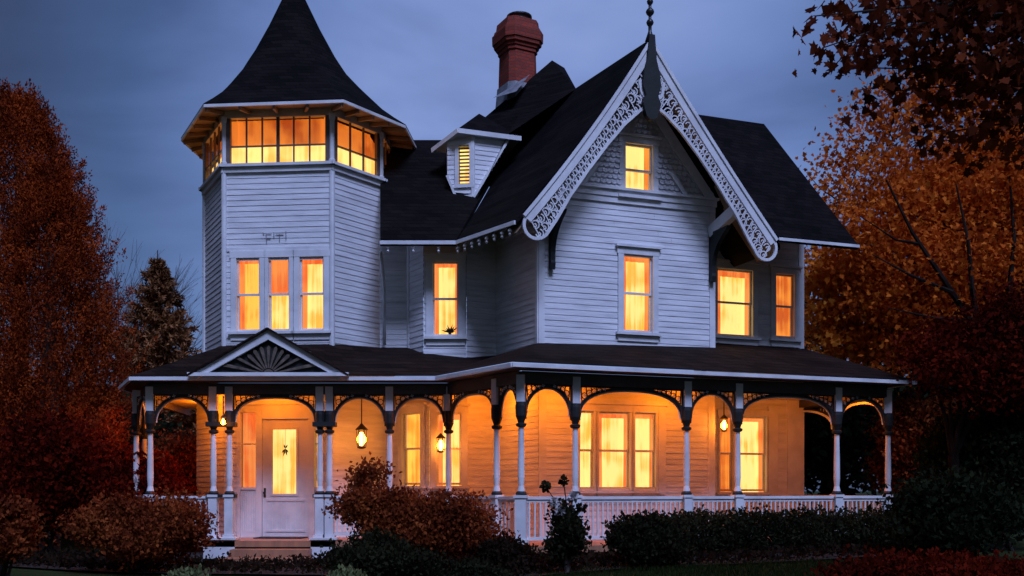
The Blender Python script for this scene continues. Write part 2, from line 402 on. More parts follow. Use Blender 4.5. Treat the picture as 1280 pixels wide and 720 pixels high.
walls = MB(); trims = Many()
def storey(sg, z0, z1, wins=(), clip=None, extra=()):
    lap_wall(walls, sg, z0, z1, list(wins)+list(extra), clip)
# ---- upper walls
sF = Seg(PC, PR); zT = 7.62
w2 = sF.rect(779,815,319,415)
storey(sF, 4.35, zT, [w2]); make_window(sF, w2, [M['curbright'],M['curpink']], lab='tall first floor window in the middle of the gable wall')
for t in (.06, sF.L-.06): side_jamb(trims, sF, t, 4.4, zT, .13)
sSide = Seg(J5, PC); storey(sSide, 4.35, 7.40); side_jamb(trims, sSide, sSide.L-.05, 4.4, 7.35, .10)
sB1 = Seg(J4, J5); storey(sB1, 4.35, 7.45); 
sB2 = Seg(J3, J4); wb = sB2.rect(541,573,327,420); storey(sB2, 4.3, 7.40, [wb]); make_window(sB2, wb, [M['curbright'],M['cured']], cas=.14, lab='single window of the projecting bay beside the turret')
sB3 = Seg(J2, J3); storey(sB3, 4.35, 7.45)
sB4 = Seg(J1, J2); storey(sB4, 4.35, 7.95)
side_jamb(trims, sB3, .04, 4.4, 7.9, .08, .025)
sR = Seg(QL, QR); w3 = sR.rect(896,940,337,420); w4 = sR.rect(969,992,343,423)
storey(sR, 4.6, 8.85, [w3,w4]); make_window(sR, w3, [M['curbright'],M['curpink']], lab='wide window under the deep eave right of the gable wall'); make_window(sR, w4, [M['curdim'],M['curpink']], curtain_style='sheer', lab='narrow dim window at the right corner')
side_jamb(trims, sR, sR.L-.07, 4.65, 8.8, .15)
sRet = Seg(PR, QL); storey(sRet, 4.4, 8.2)
sEnd = Seg(QR, QB); storey(sEnd, FLOOR, 8.9)
# gable triangle on the front wall
V_B = 17.75
uA, zA = wing(811,V_B,50); uLf, zLf = wing(645,V_B,275); uRf, zRf = wing(975,V_B,303)
zE = 6.76; slL = (zA-zE)/(uA-uLf); slR = (zA-zE)/(uRf-uA)
u0 = wing(673,VW)
def gclip(z):
    return (max(0, uA-(zA-.12-z)/slL-u0), min(sF.L, uA+(zA-.12-z)/slR-u0))
wa = sF.rect(781,815,181,245)
gw = MB(); lapw = MB()
# scalloped shingles in the gable
rows = 26; rh = .11
for i in range(rows):
    z = zT+.16+i*rh; lo,hi = gclip(z+.06); x = lo+(.06 if i%2 else 0)
    while x < hi-.05:
        wdt=.12
        if not (wa[0]-.1 < x+.06 < wa[1]+.1 and wa[2]-.1 < z+.05 < wa[3]+.1):
            pts=[sF.pt(x+.004,.030,z+rh)]+[sF.pt(x+.06+.056*math.cos(a),.055,z+.035-.035*abs(math.sin(a))) for a in [math.pi+math.pi*k/5 for k in range(6)]]+[sF.pt(x+.116,.030,z+rh)]
            gw.add(pts,[tuple(range(len(pts)))])
        x += wdt
lap_wall(gw, sF, zT, zA, [wa], gclip, pitch=.3)
build('gable_shingles', gw, M['scale'], H)
make_window(sF, wa, [M['curbright'],M['curdim']], lab='small attic window high in the gable')
tg = MB()
sF.box(tg, -.02, sF.L+.02, -.02, .07, zT+.02, zT+.15); sF.box(tg, -.05, sF.L+.05, -.02, .12, zT+.151, zT+.20); sF.box(tg, 0, sF.L, -.02, .045, zT-.10, zT+.018)
for sgn,sl_ in ((-1,slL),(1,slR)):          # raking frieze boards on the wall
    a = (uA-u0, zA-.35); 
    for off,wd,o in ((.10,.22,.085),(.62,.09,.08)):
        L_=1.0/math.sqrt(1+sl_**2)
        zz0=zT+.21; zz1 = zA-.12-off/L_*1.0
        p=[]
        for (z_,of) in ((zz0,off),(zz1,off),(zz1,off+wd),(zz0,off+wd)):
            x_=(zA-.12-z_)/sl_-of*math.sqrt(1+sl_**2)/sl_
            p.append((a[0]+sgn*x_, z_))
        # keep top point at centre
        pts=[sF.pt(max(0.02,min(sF.L-.02,x)),o,z) for x,z in p]
        if off>.5:
            # broken by the attic window: only lower part
            top=wa[2]+.55
            xx=lambda z_,of:(zA-.12-z_)/sl_-of*math.sqrt(1+sl_**2)/sl_
            pts=[sF.pt(a[0]+sgn*xx(z_,of),o,z_) for z_,of in ((zz0,off),(top,off),(top,off+wd),(zz0,off+wd))]
        tg.prism(pts, -sF.o*(o+.01) )
build('gable_trim', tg, M['trim'], H)

# ---- turret walls
tw = MB()
zL0, zL1 = 8.50, 9.62       # lantern storey
segs = [Seg(tower[i], tower[(i+1)%8]) for i in range(8)]
tf = segs[1]
tws = [tf.rect(296,325,324,414), tf.rect(336,362,322,414), tf.rect(375,405,320,412)]
zc0 = sum(r[2] for r in tws)/3; zc1 = sum(r[3] for r in tws)/3
tws = [(r[0],r[1],zc0,zc1) for r in tws]
for i,sg in enumerate(segs): 
    walls_keep = walls; 
    lap_wall(tw, sg, 4.4, zL0-.02, tws if i==1 else ())
build('turret_wall', tw, M['siding'], H)
make_window(tf, tws[0], [M['cur'],M['cured']], cas=.12, cap=False, lab='left window of the turret triple window')
make_window(tf, tws[1], [M['curbright'],M['curpink']], cas=.085, cap=False, curtain_style='half', lab='middle window of the turret triple window with half curtain')
make_window(tf, tws[2], [M['curbright'],M['cured']], cas=.12, cap=False, lab='right window of the turret triple window')
for i in range(8):
    a = segs[i-1]; b = segs[i]; p = b.p0
    trims.lathe(p+Vector((0,0,4.4)), [(.062,0),(.062,zL0-4.42)], 8)
tf.box(trims, tf.t(284), tf.t(412), .0, .03, zc1+.145, zc1+.22)
# turret cornice and lantern windows
tc_ = MB()
for sg in segs:
    sg.box(tc_, -.05, sg.L+.05, -.1, .06, zL0-.14, zL0-.03); sg.box(tc_, -.09, sg.L+.09, -.12, .12, zL0-.029, zL0+.03)
    sg.box(tc_, -.03, sg.L+.03, -.10, .02, zL1-.10, zL1+.06)
build('turret_cornice', tc_, M['trim'], H)
for i,sg in enumerate(segs):
    lf = MB(); L=sg.L; a0,a1 = .14, L-.14; zb, zt = zL0+.06, zL1-.10; zm = zb+.36
    sg.box(lf, .02, a0, -.06, .02, zL0+.031, zt); sg.box(lf, a1, L-.02, -.06, .02, zL0+.031, zt)
    sg.box(lf, a0, a1, -.05, .015, zL0+.031, zb)
    n = 6 if L > 2 else (4 if L > 1.6 else 3)
    for k in range(1,n):
        x = a0+(a1-a0)*k/n; wd = .032 if (n==6 and k==3) else .014
        sg.box(lf, x-wd, x+wd, -.035, .008, zb, zt)
    sg.box(lf, a0, a1, -.036, .009, zm-.014, zm+.014)
    wnd = build('turret_window', lf, M['frame'], H, label=['side turret window','broad front turret window under the flared roof','narrow turret window right of the front one'][i] if i < 3 else None)
    g = MB(); g.quad(sg.pt(a0,-.015,zb),sg.pt(a1,-.015,zb),sg.pt(a1,-.015,zt),sg.pt(a0,-.015,zt)); build('pane', g, M['glass'], wnd)
    c = MB(); 
    for (za,zb_,mi,o) in ((zb-.04,zm+.02,1,-.12),(zb-.04,zt+.05,0,-.30)):
        c.mi = mi; nn=40; vs=[]
        for z_ in (za,zb_):
            for k in range(nn+1):
                x=.05+(L-.1)*k/nn; vs.append(sg.pt(x,o+.008*math.sin(x*60),z_))
        c.add(vs,[(k,k+1,k+nn+2,k+nn+1) for k in range(nn)])
    build('curtain', c, [M['loft'],M['loftlow']], wnd)
cp = Many()
for sg in segs: cp.lathe(sg.p0+Vector((0,0,zL0+.03)), [(.07,0),(.07,.06),(.052,.08),(.052,zL1-zL0-.25),(.07,zL1-zL0-.2),(.07,zL1-zL0-.1)], 10)
cp.build('turret_corner_post', M['trim'], H)
# turret roof: flared profile on the plan shape, rounding toward the tip
prof = [(1.27,9.58),(1.27,9.66),(1.15,9.86),(1.03,10.08),(.91,10.36),(.79,10.64),(.62,11.06),(.46,11.58),(.285,12.25),(.13,12.92),(.02,13.55)]
tr = MB(); vs=[]; K=32
def towerpt(k, s, z):
    # point k/K around the plan polygon
    f = k/K*8; i=int(f)%8; fr=f-int(f)
    p = Vector(tower[i]).lerp(Vector(tower[(i+1)%8]), fr); r_ = p-TCEN
    ang = math.atan2(r_.y,r_.x); rad = r_.length
    mix = max(0,min(1,(z-9.7)/1.6))*.55
    rad = rad*(1-mix)+2.02*mix
    return Vector((TCEN.x+math.cos(ang)*rad*s, TCEN.y+math.sin(ang)*rad*s, z))
fine=[]
for i in range(len(prof)-1):
    for q in range(3 if i>0 else 1): 
        t=q/(3 if i>0 else 1); fine.append((prof[i][0]*(1-t)+prof[i+1][0]*t, prof[i][1]*(1-t)+prof[i+1][1]*t))
fine.append(prof[-1])
for s_,z_ in fine:
    for k in range(K): vs.append(towerpt(k,s_,z_))
fs=[(j*K+k,j*K+(k+1)%K,(j+1)*K+(k+1)%K,(j+1)*K+k) for j in range(1,len(fine)-1) for k in range(K)]
tr.add(vs,fs)
troof = build('turret_roof', tr, M['roof'], H)
te = MB(); 
for k in range(K):
    a,b = towerpt(k,1.268,9.585), towerpt(k+1,1.268,9.585); te.prism([a,b,b+Vector((0,0,.06)),a+Vector((0,0,.06))], (Vector((TCEN.x,TCEN.y,9.56))-a).normalized()*.04)
build('eave_fascia', te, M['trim'], troof)
ts = MB()
for k in range(K):
    a,b,c_,e = towerpt(k,1.25,9.60), towerpt(k+1,1.25,9.60), towerpt(k+1,.95,9.70), towerpt(k,.95,9.70); ts.quad(b,a,e,c_)
    ts.beam(towerpt(k,1.24,9.55), towerpt(k,.99,9.63), .05, .07)
build('soffit', ts, M['soffit'], troof)
fl = MB(); fl.lathe(Vector((TCEN.x,TCEN.y,13.5)), [(.05,0),(.07,.1),(.02,.25),(.05,.35),(.01,.6)], 10); build('finial', fl, M['metal'], troof, True)
# letter-like smudge on the turret front, drawn as short raised strokes
mk = MB()
for (x0,y0,x1,y1) in ((333,292,334,304),(333,292,340,292),(333,298,339,298),(345,293,355,293),(350,293,350,302),(358,289,358,300),(343,291,343,297),(329,291,331,293)):
    a=tf.pt(tf.t(x0),.03,tf.z(x0,y0)); b=tf.pt(tf.t(x1),.03,tf.z(x1,y1)); mk.beam(a,b,.012,.014, up=tf.o)
build('wall_mark', mk, M['flash'], H)

# ---- ground floor walls
gA = at(246,0,22.6); GA=(gA.x,gA.y)
G2=(at(498,0,21.95).x,21.95); G3=(at(537,0,21.2).x,21.2); G4=(at(584,0,21.2).x,21.2)
sTL = Seg(GA, TB); lap_wall(walls, sTL, FLOOR, CEIL)
lap_wall(walls, Seg(TG,GA), FLOOR, CEIL)
sD = Seg(TB, TC)
dr = (sD.t(297), sD.t(404), FLOOR, sD.z(350,506))
lap_wall(walls, sD, FLOOR, CEIL, [dr])
sCD = Seg(TC, (-2.75,22.0)); lap_wall(walls, sCD, FLOOR, CEIL)
lap_wall(walls, Seg((-2.75,22.0),G2), FLOOR, CEIL)
sG2 = Seg(G2,G3); wg1 = sG2.rect(504,527,516,606); lap_wall(walls, sG2, FLOOR, CEIL, [wg1]); make_window(sG2, wg1, [M['cur'],M['cur']], curtain_style='sheer', lab='angled window of the ground floor bay')
sG3 = Seg(G3,G4); wg2 = sG3.rect(546,577,516,606); lap_wall(walls, sG3, FLOOR, CEIL, [wg2]); make_window(sG3, wg2, [M['curbright'],M['cured']], lab='front window of the ground floor bay')
lap_wall(walls, Seg(G4,J5), FLOOR, CEIL); lap_wall(walls, sSide, FLOOR, CEIL)
wt = [sF.rect(724,742,515,612), sF.rect(748,787,515,612), sF.rect(793,819,515,612)]
zz0=sum(r[2] for r in wt)/3; zz1=sum(r[3] for r in wt)/3; wt=[(r[0],r[1],zz0,zz1) for r in wt]
lap_wall(walls, sF, FLOOR, CEIL, wt)
labs=['left light of the porch triple window','broad middle light of the porch triple window','right light of the porch triple window']
for k,r in enumerate(wt): make_window(sF, r, [M['curbright'],M['cured']], cas=.045, cap=False, curtain_style='sheer' if k==0 else 'pair', lab=labs[k])
sF.box(trims, wt[0][0]-.16, wt[0][0]-.05, -.02,.05, zz0-.1, zz1+.145); sF.box(trims, wt[2][1]+.05, wt[2][1]+.22, -.02,.05, zz0-.1, zz1+.145); sF.box(trims, wt[0][0]-.2, wt[2][1]+.27, -.02,.09, zz1+.146, zz1+.24)
for t in (.08, sF.L-.08): side_jamb(trims, sF, t, FLOOR, CEIL, .16)
wr = [sR.rect(899,916,520,614), sR.rect(920,957,520,614)]
wr=[(r[0],r[1],wr[0][2],wr[0][3]) for r in wr]
lap_wall(walls, sR, FLOOR, CEIL, wr); lap_wall(walls, sRet, FLOOR, CEIL)
make_window(sR, wr[0], [M['curdim'],M['cur']], cas=.04, cap=False, curtain_style='sheer', lab='narrow light beside the hanging lantern'); make_window(sR, wr[1], [M['curbright'],M['cured']], cas=.04, cap=False, lab='broad light at the right end of the porch')
sR.box(trims, wr[1][1]+.05, wr[1][1]+.30, -.02,.05, FLOOR, wr[0][3]+.25); sR.box(trims, sR.L-.45, sR.L, -.02,.04, FLOOR, CEIL-.01)
build('wall', walls, M['siding'], H); trims.build('wall_trim', M['trim'], H)

# ---- front door with sidelights
t0,t1 = sD.t(328), sD.t(386); zd = sD.z(355,524); dz=FLOOR+.02
fr = MB()
sD.box(fr, dr[0], dr[0]+.07, -.1,.05, FLOOR, dr[3]); sD.box(fr, dr[1]-.07, dr[1], -.1,.05, FLOOR, dr[3]); sD.box(fr, dr[0]-.05, dr[1]+.05, -.1,.08, dr[3]+.001, dr[3]+.14)
sD.box(fr, t0-.13, t0-.005, -.1,.04, FLOOR, dr[3]-.001); sD.box(fr, t1+.005, t1+.13, -.1,.04, FLOOR, dr[3]-.001)
sD.box(fr, t0-.004, t1+.004, -.1,.035, zd+.005, dr[3]-.001)
sl_z = sD.z(350,612)
for a,b in ((dr[0]+.071,t0-.131),(t1+.131,dr[1]-.071)):
    sD.box(fr, a, b, -.1,.0, FLOOR, sl_z); sD.box(fr, a, b, -.1,.02, dr[3]-.16, dr[3]-.001); sD.box(fr, a,b,-.09,.03, sl_z, sl_z+.05)
    for k in range(1,7):
        x=a+(b-a)*k/7; sD.box(fr, x-.008,x+.008,0,.012,FLOOR+.12,sl_z-.06)
    sD.box(fr, a, b, -.06,-.02, sl_z+.95, sl_z+.98)
build('door_frame', fr, M['trim'], H)
for k,(a,b) in enumerate(((dr[0]+.071,t0-.131),(t1+.131,dr[1]-.071))):
    c=MB(); n=24; vs=[]
    for z_ in (sl_z,dr[3]-.1):
        for i in range(n+1): x=a+(b-a)*i/n; vs.append(sD.pt(x,-.13+.01*math.sin(x*70),z_))
    c.add(vs,[(i,i+1,i+n+2,i+n+1) for i in range(n)]); s_=build('sidelight', c, M['curpink'] if k==0 else M['cur'], H, label=['dim rosy sidelight left of the front door','bright sidelight right of the front door'][k])
    g=MB(); g.quad(sD.pt(a,-.05,sl_z),sD.pt(b,-.05,sl_z),sD.pt(b,-.05,dr[3]-.16),sD.pt(a,-.05,dr[3]-.16)); build('pane',g,M['glass'],s_)
dm = MB(); gx0,gx1 = sD.t(340),sD.t(371); gz0,gz1 = sD.z(355,618),sD.z(355,536)
sD.box(dm,t0,gx0,-.07,-.02,dz,zd); sD.box(dm,gx1,t1,-.07,-.02,dz,zd); sD.box(dm,gx0,gx1,-.07,-.02,dz,gz0); sD.box(dm,gx0,gx1,-.07,-.02,gz1,zd)
for a,b,c,d in ((gx0-.03,gx0+.015,gz0-.03,gz1+.03),(gx1-.015,gx1+.03,gz0-.03,gz1+.03)): sD.box(dm,a,b,-.02,.0,c,d)
sD.box(dm,gx0+.016,gx1-.016,-.02,.0,gz0-.03,gz0+.015); sD.box(dm,gx0+.016,gx1-.016,-.02,.0,gz1-.015,gz1+.03)
for k in range(9):
    x=t0+.1+(t1-t0-.2)*k/8; sD.box(dm,x-.01,x+.01,-.02,-.008,dz+.14,gz0-.14)
for a,b in ((dz+.10,dz+.139),(gz0-.139,gz0-.10)): sD.box(dm,t0+.08,t1-.08,-.02,-.004,a,b)
door = build('front_door', dm, M['trim'], H, label='white half glazed front door')
g=MB(); g.quad(*[sD.pt(x,-.045,z_) for x,z_ in ((gx0,gz0),(gx1,gz0),(gx1,gz1),(gx0,gz1))]); build('pane',g,M['glass'],door)
c=MB(); n=40; vs=[]
for z_ in (gz0-.05,gz1+.05):
    for i in range(n+1): x=gx0-.05+(gx1-gx0+.1)*i/n; vs.append(sD.pt(x,-.14+.012*math.sin(x*55),z_))
c.add(vs,[(i,i+1,i+n+2,i+n+1) for i in range(n)]); build('curtain',c,M['curbright'],door)
hn=MB(); sD.box(hn,t0+.03,t0+.07,-.02,-.008,sD.z(330,616)-.1,sD.z(330,616)+.1); kb=sD.pt(t0+.05,.02,sD.z(330,616)); hn.lathe(kb,[(.01,-.03),(.03,-.015),(.03,.015),(.01,.03)],10); build('handle',hn,M['metal'],door)
br_=MB(); cx=(gx0+gx1)/2+.02; cz=gz1-.42        # small hanging bell shaped ornament
sD.box(br_,cx-.003,cx+.003,.0,.006,cz+.05,gz1-.02)
for a_,r_,l_ in ((-75,.0,.16),(-105,.01,.17),(-50,.03,.11),(-130,.02,.12),(60,.0,.10),(110,.0,.10)):
    b0=Vector((cx,cz)); dd=Vector((math.cos(R(a_)),math.sin(R(a_)))); pp_=Vector((-dd.y,dd.x))
    br_.prism([sD.pt(p.x,.0,p.y) for p in (b0,b0+dd*l_*.5+pp_*.018,b0+dd*l_,b0+dd*l_*.5-pp_*.018)], sD.o*.006)
build('ornament',br_,M['metal'],door)
mt=MB(); mc=sD.pt((t0+t1)/2,.32,FLOOR+.003); mt.box(mc,1.0,.5,.02,(sD.x.x,sD.x.y)); tag(build('door_mat',mt,M['mat']),'black rubber mat before the white front door','doormat')

# ---- main roofs
rf = MB()
g0 = WP(uA,V_B,zA); mv=Vector((m2.x,m2.y,0))
FL = WP(uLf,V_B,zE); FR = WP(uRf,V_B,zE); nv = Vector((n2.x,n2.y,0))
E1 = Vector((-2.69,20.4,6.75)); E2 = Vector((-1.14,20.4,6.75)); E3=Vector((0,18.6,6.75))
g2 = g0+mv*5.2
def slab(pts, th=.12):      # roof plane with thickness straight down
    rf.prism([p-Vector((0,0,th)) for p in pts], (0,0,th))
D1 = Vector((-3.10,23.54,9.89)); D2 = Vector((-1.0,23.54,9.89))
# gable left slope with slight kick at the eave
mid = g0.lerp(FL,.5)
nsl=8
def swp(a,b,f,sg=.13): return a.lerp(b,f)-Vector((0,0,sg*4*f*(1-f)))
for i in range(nsl):
    f0,f1=i/nsl,(i+1)/nsl; E2_=E2+Vector((.02,0,0))
    slab([swp(g0,FL,f0),swp(g0,FL,f1),swp(g2,E2_,f1),swp(g2,E2_,f0)],.10)
for i in range(nsl):
    f0,f1=i/nsl,(i+1)/nsl; slab([swp(g0,FR,f1,.07),swp(g0,FR,f0,.07),swp(g2,FR+nv*3.3,f0,.07),swp(g2,FR+nv*3.3,f1,.07)],.10)
slab([E1,E2,D2,D1]); slab([E2,g2,D2])
slab([D1,D2,D2+Vector((0,3,-3)),D1+Vector((0,3,-3))])
# cross roof on the right
zE2=6.9; uE=14.13
cr=[WP(uE,17.65,zE2),WP(uE,21.15,10.68),WP(9.3,21.15,10.68),WP(12.15,17.65,zE2)]
slab([cr[0],cr[1],cr[2],cr[3]]); slab([cr[1],cr[0]+nv*7,WP(9.3,24.65,zE2),cr[2]])
# tall hipped roof behind
P1=Vector((.97,24.2,12.05)); P2=Vector((1.28,24.4,11.95)); LL=Vector((-1.4,23.6,9.8)); AA=Vector((-.75,21.6,7.95)); T2=Vector((-.10,21.95,9.45)); GG=Vector((1.42,22.18,10.55)); RR=Vector((1.75,24.3,10.3)); BB=Vector((1.4,26.5,9.9)); BL=Vector((-1.4,26.5,9.6))
mm1=(P1+T2)/2+Vector((-.08,-.05,-.12))
for t_ in ((LL,AA,P1),(AA,T2,mm1),(AA,mm1,P1),(T2,GG,mm1),(GG,P2,P1),(GG,P1,mm1),(GG,RR,P2),(RR,BB,P2),(BB,BL,P1),(BB,P1,P2),(BL,LL,P1)): rf.quad(*t_)
roof = build('main_roof', rf, M['roof'], H)
# white eave boards
ef = MB()
def fascia(a,b,h=.075,w_=.04): ef.beam(Vector(a)-Vector((0,0,h/2+.02)), Vector(b)-Vector((0,0,h/2+.02)), w_, h)
fascia(E1+Vector((0,-.03,0)),E2+Vector((0,-.03,0))); fascia(E2+Vector((0,-.03,0)),FL+Vector((-.02,.0,0)))
build('eave_fascia', ef, M['trim'], roof)
ef = MB(); fascia(cr[3],cr[0]+Vector((.02,-.03,0)),.06); build('eave_fascia', ef, M['trim'], roof)
sf_=MB(); dn=Vector((0,0,-.125))
cs=3.78/3.5
for a,b,c_,e in ((WP(12.5,17.7,6.95),WP(14.08,17.7,6.95),WP(14.08,19.6,6.9+cs*1.95),WP(12.5,19.6,6.9+cs*1.95)),(g0-Vector((0,0,.15)),FL-Vector((0,0,.15)),FL+mv*.8-Vector((0,0,.15)),g0+mv*.8-Vector((0,0,.15))),(g0-Vector((0,0,.1)),g0+nv*.8-Vector((0,0,.1)),FR+nv*.8-Vector((0,0,.1)),FR-Vector((0,0,.1))),(E1,E2,E2+Vector((0,.75,.75)),E1+Vector((0,.75,.75)))):
    q4=[a,b,c_,e]; ce=sum(q4,Vector((0,0,0)))/4; sf_.quad(*[p.lerp(ce,.02)+dn for p in q4])
build('soffit', sf_, M['soffit'], roof)
# drop ornaments under the bay eave
dp = Many()
for k in range(8):
    p = E2.lerp(FL,k/8+.03) + Vector((0,0,-.13)); dp.lathe(p+Vector((0,.03,-.14)), [(.008,0),(.03,.03),(.012,.06),(.04,.09),(.04,.11),(.015,.14)], 8)
for k in range(3):
    p = E1.lerp(E2,k/3+.1)+Vector((0,0,-.13)); dp.lathe(p+Vector((0,.03,-.12)), [(.008,0),(.03,.03),(.012,.06),(.035,.09),(.015,.12)], 8)
dp.build('drop_ornament', M['trim'], roof)
# chimney
ch = MB(); cc=at(647,0,24.3); cb=Vector((cc.x,24.35,10.4)); ax=(math.cos(R(28)),math.sin(R(28)))
def octo(hw, z, ch_=.32):
    a=Vector((ax[0],ax[1],0)); b=Vector((-ax[1],ax[0],0)); k=hw*(1-ch_)
    return [Vector((cb.x,cb.y,0))+a*x+b*y+Vector((0,0,z)) for x,y in ((hw,-k),(hw,k),(k,hw),(-k,hw),(-hw,k),(-hw,-k),(-k,-hw),(k,-hw))]
pr=[(.40,10.4),(.385,11.6),(.37,12.2),(.40,12.22),(.40,12.30),(.43,12.31),(.44,12.38),(.48,12.39),(.49,12.47),(.515,12.48),(.52,12.70),(.49,12.71),(.47,12.80),(.44,12.81),(.42,12.98)]
vs=[p for h_,z_ in pr for p in octo(h_,z_)]; nn=8
ch.add(vs,[(j*8+k,j*8+(k+1)%8,(j+1)*8+(k+1)%8,(j+1)*8+k) for j in range(len(pr)-1) for k in range(8)]+[tuple((len(pr)-1)*8+k for k in range(8))])
chim=build('chimney', ch, M['brick'], roof, label='red brick chimney with corbelled top')
fp=MB(); fp.lathe(Vector((cb.x+.04,cb.y,12.98)),[(.31,0),(.31,.03),(.26,.04),(.28,.14),(.31,.15),(.31,.19),(.24,.19)],18); build('chimney_pot',fp,M['metal'],roof,True)
fs_=MB(); vs=octo(.46,10.85)+octo(.415,11.42); fs_.add(vs,[(k,(k+1)%8,(k+1)%8+8,k+8) for k in range(8)]); 
fs_.quad(Vector((-.45,23.55,10.88)),Vector((.1,23.2,10.9)),Vector((.42,23.75,11.52)),Vector((-.15,24.0,11.2)))
build('flashing',fs_,M['flash'],roof)
# dormer
dmr=MB(); k0=Vector((-.853,21.75,0)); kr=Vector((.25,22.16,0)); kl=Vector((-1.41,21.82,0))
s1=Seg(kl,k0); s2=Seg(k0,kr); dz1=9.38
wdm=(s1.t(573.5),s1.t(587),s1.z(580,231),s1.z(580,182))
x70=s1.t(570)
lap_wall(dmr,s1,8.0,dz1,[wdm],clip=lambda z:(max(0,x70*(8.55-z)/.5) if z<8.55 else 0,s1.L),pitch=.11); lap_wall(dmr,s2,8.0,dz1,clip=lambda z:(0,min(.82,(z-8.0)*.60)),pitch=.11)
dmr.quad(kl+Vector((0,0,8.5)),kl+Vector((0,0,dz1)),kl+Vector((-.1,1.2,dz1)),kl+Vector((-.1,1.2,8.9)))
dorm=build('dormer', dmr, M['siding'], H, label='small angled dormer above the left roof')
dt=MB(); dt.lathe(k0+Vector((0,0,8.0)),[(.05,0),(.05,dz1-8.0)],6); build('corner_trim',dt,M['trim'],dorm)
dt=MB(); dt.beam(s2.pt(0,.03,8.0),s2.pt(.83,.03,dz1+.02),.05,.09,up=s2.o); build('cut_trim',dt,M['trim'],dorm)
dt=MB(); dt.beam(s1.pt(0,.03,8.5),s1.pt(x70,.03,8.04),.05,.07,up=s1.o); dt.beam(s1.pt(x70,.03,8.03),s1.pt(s1.L,.03,8.03),.05,.07,up=s1.o); build('cut_trim',dt,M['trim'],dorm)
df=MB(); t0_,t1_,a_,b_=wdm
for q in ((t0_-.08,t0_,a_,b_),(t1_,t1_+.08,a_,b_),(t0_-.08,t1_+.08,b_+.001,b_+.08),(t0_-.1,t1_+.1,a_-.07,a_-.001)): s1.box(df,q[0],q[1],-.05,.05,q[2],q[3])
build('window_frame',df,M['trim'],dorm)
dc=MB()
for k in range(11):
    z_=a_+(b_-a_)*k/11; dc.quad(s1.pt(t0_,-.03,z_),s1.pt(t1_,-.03,z_),s1.pt(t1_,-.09,z_+.06),s1.pt(t0_,-.09,z_+.06))
build('blind',dc,M['carve'],dorm)
de=MB(); de.quad(*[s1.pt(x,-.14,z_) for x,z_ in ((t0_,a_),(t1_,a_),(t1_,b_),(t0_,b_))]); build('lit_pane',de,M['loftlow'],dorm)
ddr=MB(); eL=Vector((-1.77,22.1,9.19)); eC=Vector((-1.16,21.5,9.42)); eR=Vector((.2,22.0,9.42)); ap=Vector((-.74,22.5,10.12)); bk=Vector((-.2,23.6,10.2))
for t_ in ((eL,eC,ap),(eC,eR,ap),(eR,bk,ap),(bk,eL,ap)): ddr.quad(*t_)
build('dormer_roof',ddr,M['roof'],dorm)
dfa=MB(); 
for a,b in ((eL,eC),(eC,eR)): dfa.beam(a-Vector((0,0,.04)),b-Vector((0,0,.04)),.04,.10)
ddr2=[eL,eC,eR,Vector((-.2,23.4,9.42))]; dfa.quad(*[p-Vector((0,0,.05)) for p in ddr2]); build('fascia',dfa,M['trim'],dorm)

